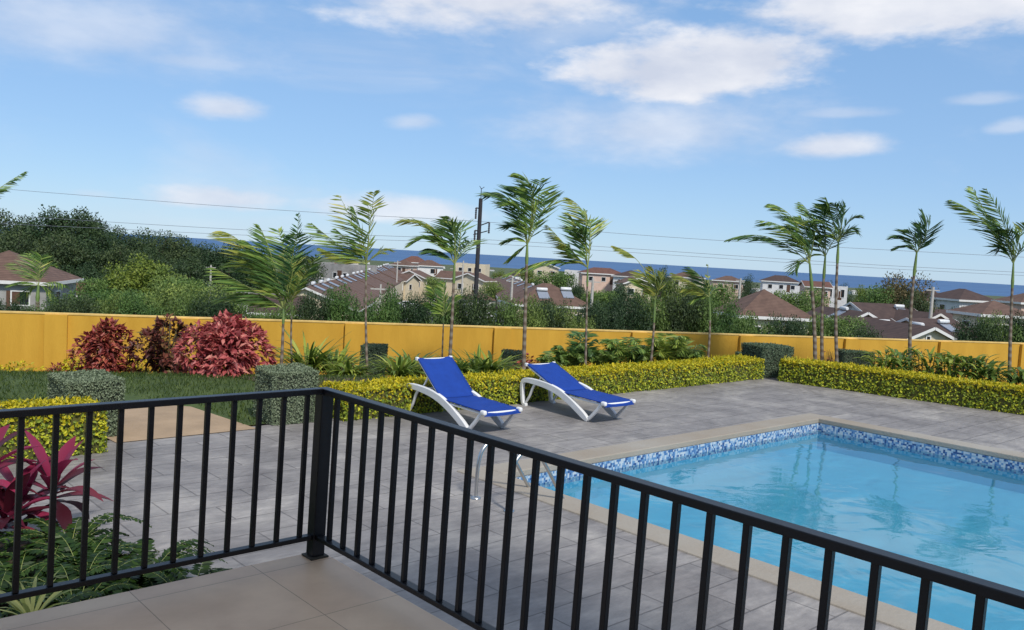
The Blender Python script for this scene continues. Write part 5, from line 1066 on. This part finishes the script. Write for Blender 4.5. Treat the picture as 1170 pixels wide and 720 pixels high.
for k in range(330):
    dp = 260*(9.5**rs.random()) if k < 120 else rs.uniform(140, 420); px = rs.uniform(330, 1190) if k < 120 else rs.uniform(425, 1185); x, y = fwd_pt(px, dp)
    if k >= 120 and (abs(px-(VPX-3.5*F/dp)) < 8*F/dp or (px < 470 and dp < 230)): continue
    o = th_[k % 4] if k < 4 else th_[rs.randrange(4)].copy()
    if k >= 4: col.objects.link(o)
    s = rs.uniform(.75, 1.4) if k < 120 else rs.uniform(.45, .75); o.scale = (s*rs.uniform(.8, 1.6), s, s*rs.uniform(.8, 1.1)); o.location = (x, y, float(terrain_z(x, y))-.2); o.rotation_euler = (0, 0, YAW-math.pi/2+rs.uniform(-.7, .7))
    tag(o, 'tiny far house of the town near the sea', 'house', 'far houses of the town')

# street, cars, poles
q = MB(); L_ = []; R_ = []
for px, dp, hwid in [(VPX-3.5*F/d_, d_, 3.0) for d_ in (105, 125, 150, 180, 215)]:
    x, y = fwd_pt(px, dp)
    for s_, lst in ((-1, L_), (1, R_)): p = np.array([x, y, 0])+RT*hwid*s_; lst.append((p[0], p[1], float(terrain_z(p[0], p[1]))+.35))
n = len(L_); q.add(L_+R_, [(i, i+1, n+i+1, n+i) for i in range(n-1)]); structure(q.build('street', MT['road']))
def car(px, dp, yaw, m, label):
    x, y = fwd_pt(px, dp); z = float(terrain_z(x, y))+.36; r = empty('parked_car', (x, y, z), YAW+R(yaw)); tag(r, label, 'car', 'parked cars in the town')
    prof = [(-2.1, .35), (-2.15, .75), (-1.9, .95), (-1.2, 1.0), (-.75, 1.42), (.75, 1.45), (1.35, 1.0), (2.0, .9), (2.15, .6), (2.1, .35)]
    q = MB(); n = len(prof); q.add([(a, -.85, b) for a, b in prof]+[(a, .85, b) for a, b in prof], [tuple(range(n))[::-1], tuple(range(n, 2*n))]+[(i, (i+1)%n, n+(i+1)%n, n+i) for i in range(n)]); q.build('body', m, r, bevel=.06)
    for sy in (-1, 1):
        q = MB(); q.add([(-1.0, sy*.856, 1.02), (-.68, sy*.856, 1.36), (.68, sy*.856, 1.38), (1.15, sy*.856, 1.02)], [(0,1,2,3)]); q.build('side_window', MT['glass'], r)
        for sx in (-1.3, 1.35):
            q = MB(); q.tube([(sx, sy*.72, .32), (sx, sy*.88, .32)], .32, 16); q.build('wheel', MT['tyre'], r)
car(456, 150, 80, MT['carw'], 'white car parked by the cream houses right of the long terrace'); car(468, 158, 75, MT['carw'], 'white car parked nearer the grey street'); car(552, 128, 100, MT['carw'], 'white car at the foot of the utility pole'); car(516, 168, 90, MT['carr'], 'dark red car at the end of the grey street')
def pole(label, px, ytop, dp, rad_=.14, arm=False, m='pole_pale'):
    x, y = fwd_pt(px, dp); z = float(terrain_z(x, y)); H = far(px, ytop, dp)[2]-z; r = empty('street_pole', (x, y, z)); tag(r, label, 'pole', 'pale poles in the town')
    q = MB(); q.tube([(0, 0, -.5), (0, 0, H*.5), (0, 0, H)], [rad_*1.2, rad_, rad_*.75], 10); q.build('shaft', MT[m], r)
    q = MB(); q.beam((-.7*RT[0], -.7*RT[1], H-.35), (.7*RT[0], .7*RT[1], H-.35), .1, .1); q.build('cross_arm', MT[m], r)
for a in (('pale pole beside the peach gable', 1067, 328, 88, .19), ('pale pole between the slim palm and its right neighbour', 679, 318, 80, .15), ('pale pole above the bushes left of the big hip roof', 847, 318, 130, .2), ('pale pole rising among the roofs by the tallest palm', 587, 318, 100, .16), ('pale pole left of the broad-fronded palm', 455, 298, 170, .16),
          ('thin pale pole in the bushes below the far end of the long terrace', 437, 325, 60, .08), ('thin pale pole left of the utility pole', 530, 298, 130, .14), ('pale pole in the trees left of the stocky palm', 242, 303, 120, .16), ('thin pale pole beside the grey street', 520, 305, 150, .14)): pole(*a)
# utility pole with insulators and the lines it carries
UD = 46.; ux_, uy_ = fwd_pt(546, UD); uz = float(terrain_z(ux_, uy_)); top = far(547.2, 227, UD)[2]; up_ = empty('utility_pole', (ux_, uy_, uz)); tag(up_, 'tall dark utility pole with insulators and a top antenna beyond the wall', 'utility pole'); Hh = top-uz
q = MB(); q.tube([(0, 0, -.5), (0, 0, Hh*.5), (0, 0, Hh)], [.13, .12, .105], 12); q.build('shaft', MT['pole'], up_)
q = MB(); q.tube([(0, 0, Hh), (0, 0, Hh+.55)], .02, 6); q.tube([(0, 0, Hh+.5), tuple(RT*.16+UP*(Hh+.62))], .015, 6); q.tube([(0, 0, Hh+.5), tuple(-RT*.10+UP*(Hh+.66))], .015, 6); q.build('antenna', MT['pole'], up_)
for side, z0 in ((-1, .55), (1, 1.45), (-1, 1.75)):
    q = MB(); a0 = np.array([0, 0, Hh-z0]); a1 = a0+RT*side*.52+UP*.22; a2 = a1
    if side < 0: a1 = a0+RT*side*.22+UP*.05
    q.tube([a0, a1], .03, 6); arm_ = q.build('bracket', MT['pole'], up_)
    q = MB(); zz = np.linspace(0, -.6, 13); q.tube(np.stack([np.full(13, a1[0]), np.full(13, a1[1]), a1[2]+zz], 1), np.where(np.arange(13) % 2 == 0, .035, .06), 8); q.build('insulator', MT['porcelain'], arm_)
q = MB(); q.tube([tuple(RT*-.3+UP*(Hh-1.95)), tuple(RT*.45+UP*(Hh-1.7))], .028, 6); q.build('cross_arm', MT['pole'], up_)
def cable(label, pts, rad_=.011):
    P = [far(px, py, UD if abs(px-545) < 20 else UD+abs(px-545)*.004) for px, py in pts]; P = np.array(P); t = np.linspace(0, len(P)-1, 60); path = np.stack([np.interp(t, range(len(P)), P[:, i]) for i in range(3)], 1)
    for _ in range(6): path[1:-1] = (path[:-2]+2*path[1:-1]+path[2:])/4
    o_ = path[0].copy(); q = MB(); q.tube(path, rad_, 5); o = q.build('power_line', MT['wire'], origin=o_); tag(o, label, 'power line', 'overhead lines')
cable('uppermost overhead cable across the whole view', [(-40, 211), (14, 217), (150, 227.5), (300, 239), (420, 246.5), (543, 252), (680, 265), (820, 275), (1000, 285), (1170, 294), (1230, 297)])
cable('middle overhead cable just above the sea line', [(-40, 243), (119, 253.5), (300, 264), (420, 269), (545, 273), (690, 282), (820, 291), (1000, 303), (1170, 311.5), (1230, 314)])
cable('lowest overhead cable, close under the middle one', [(-40, 254), (120, 261), (217, 266), (330, 271), (545, 277.5), (690, 286.5), (820, 295), (1000, 306.5), (1170, 315), (1230, 318)], .010)
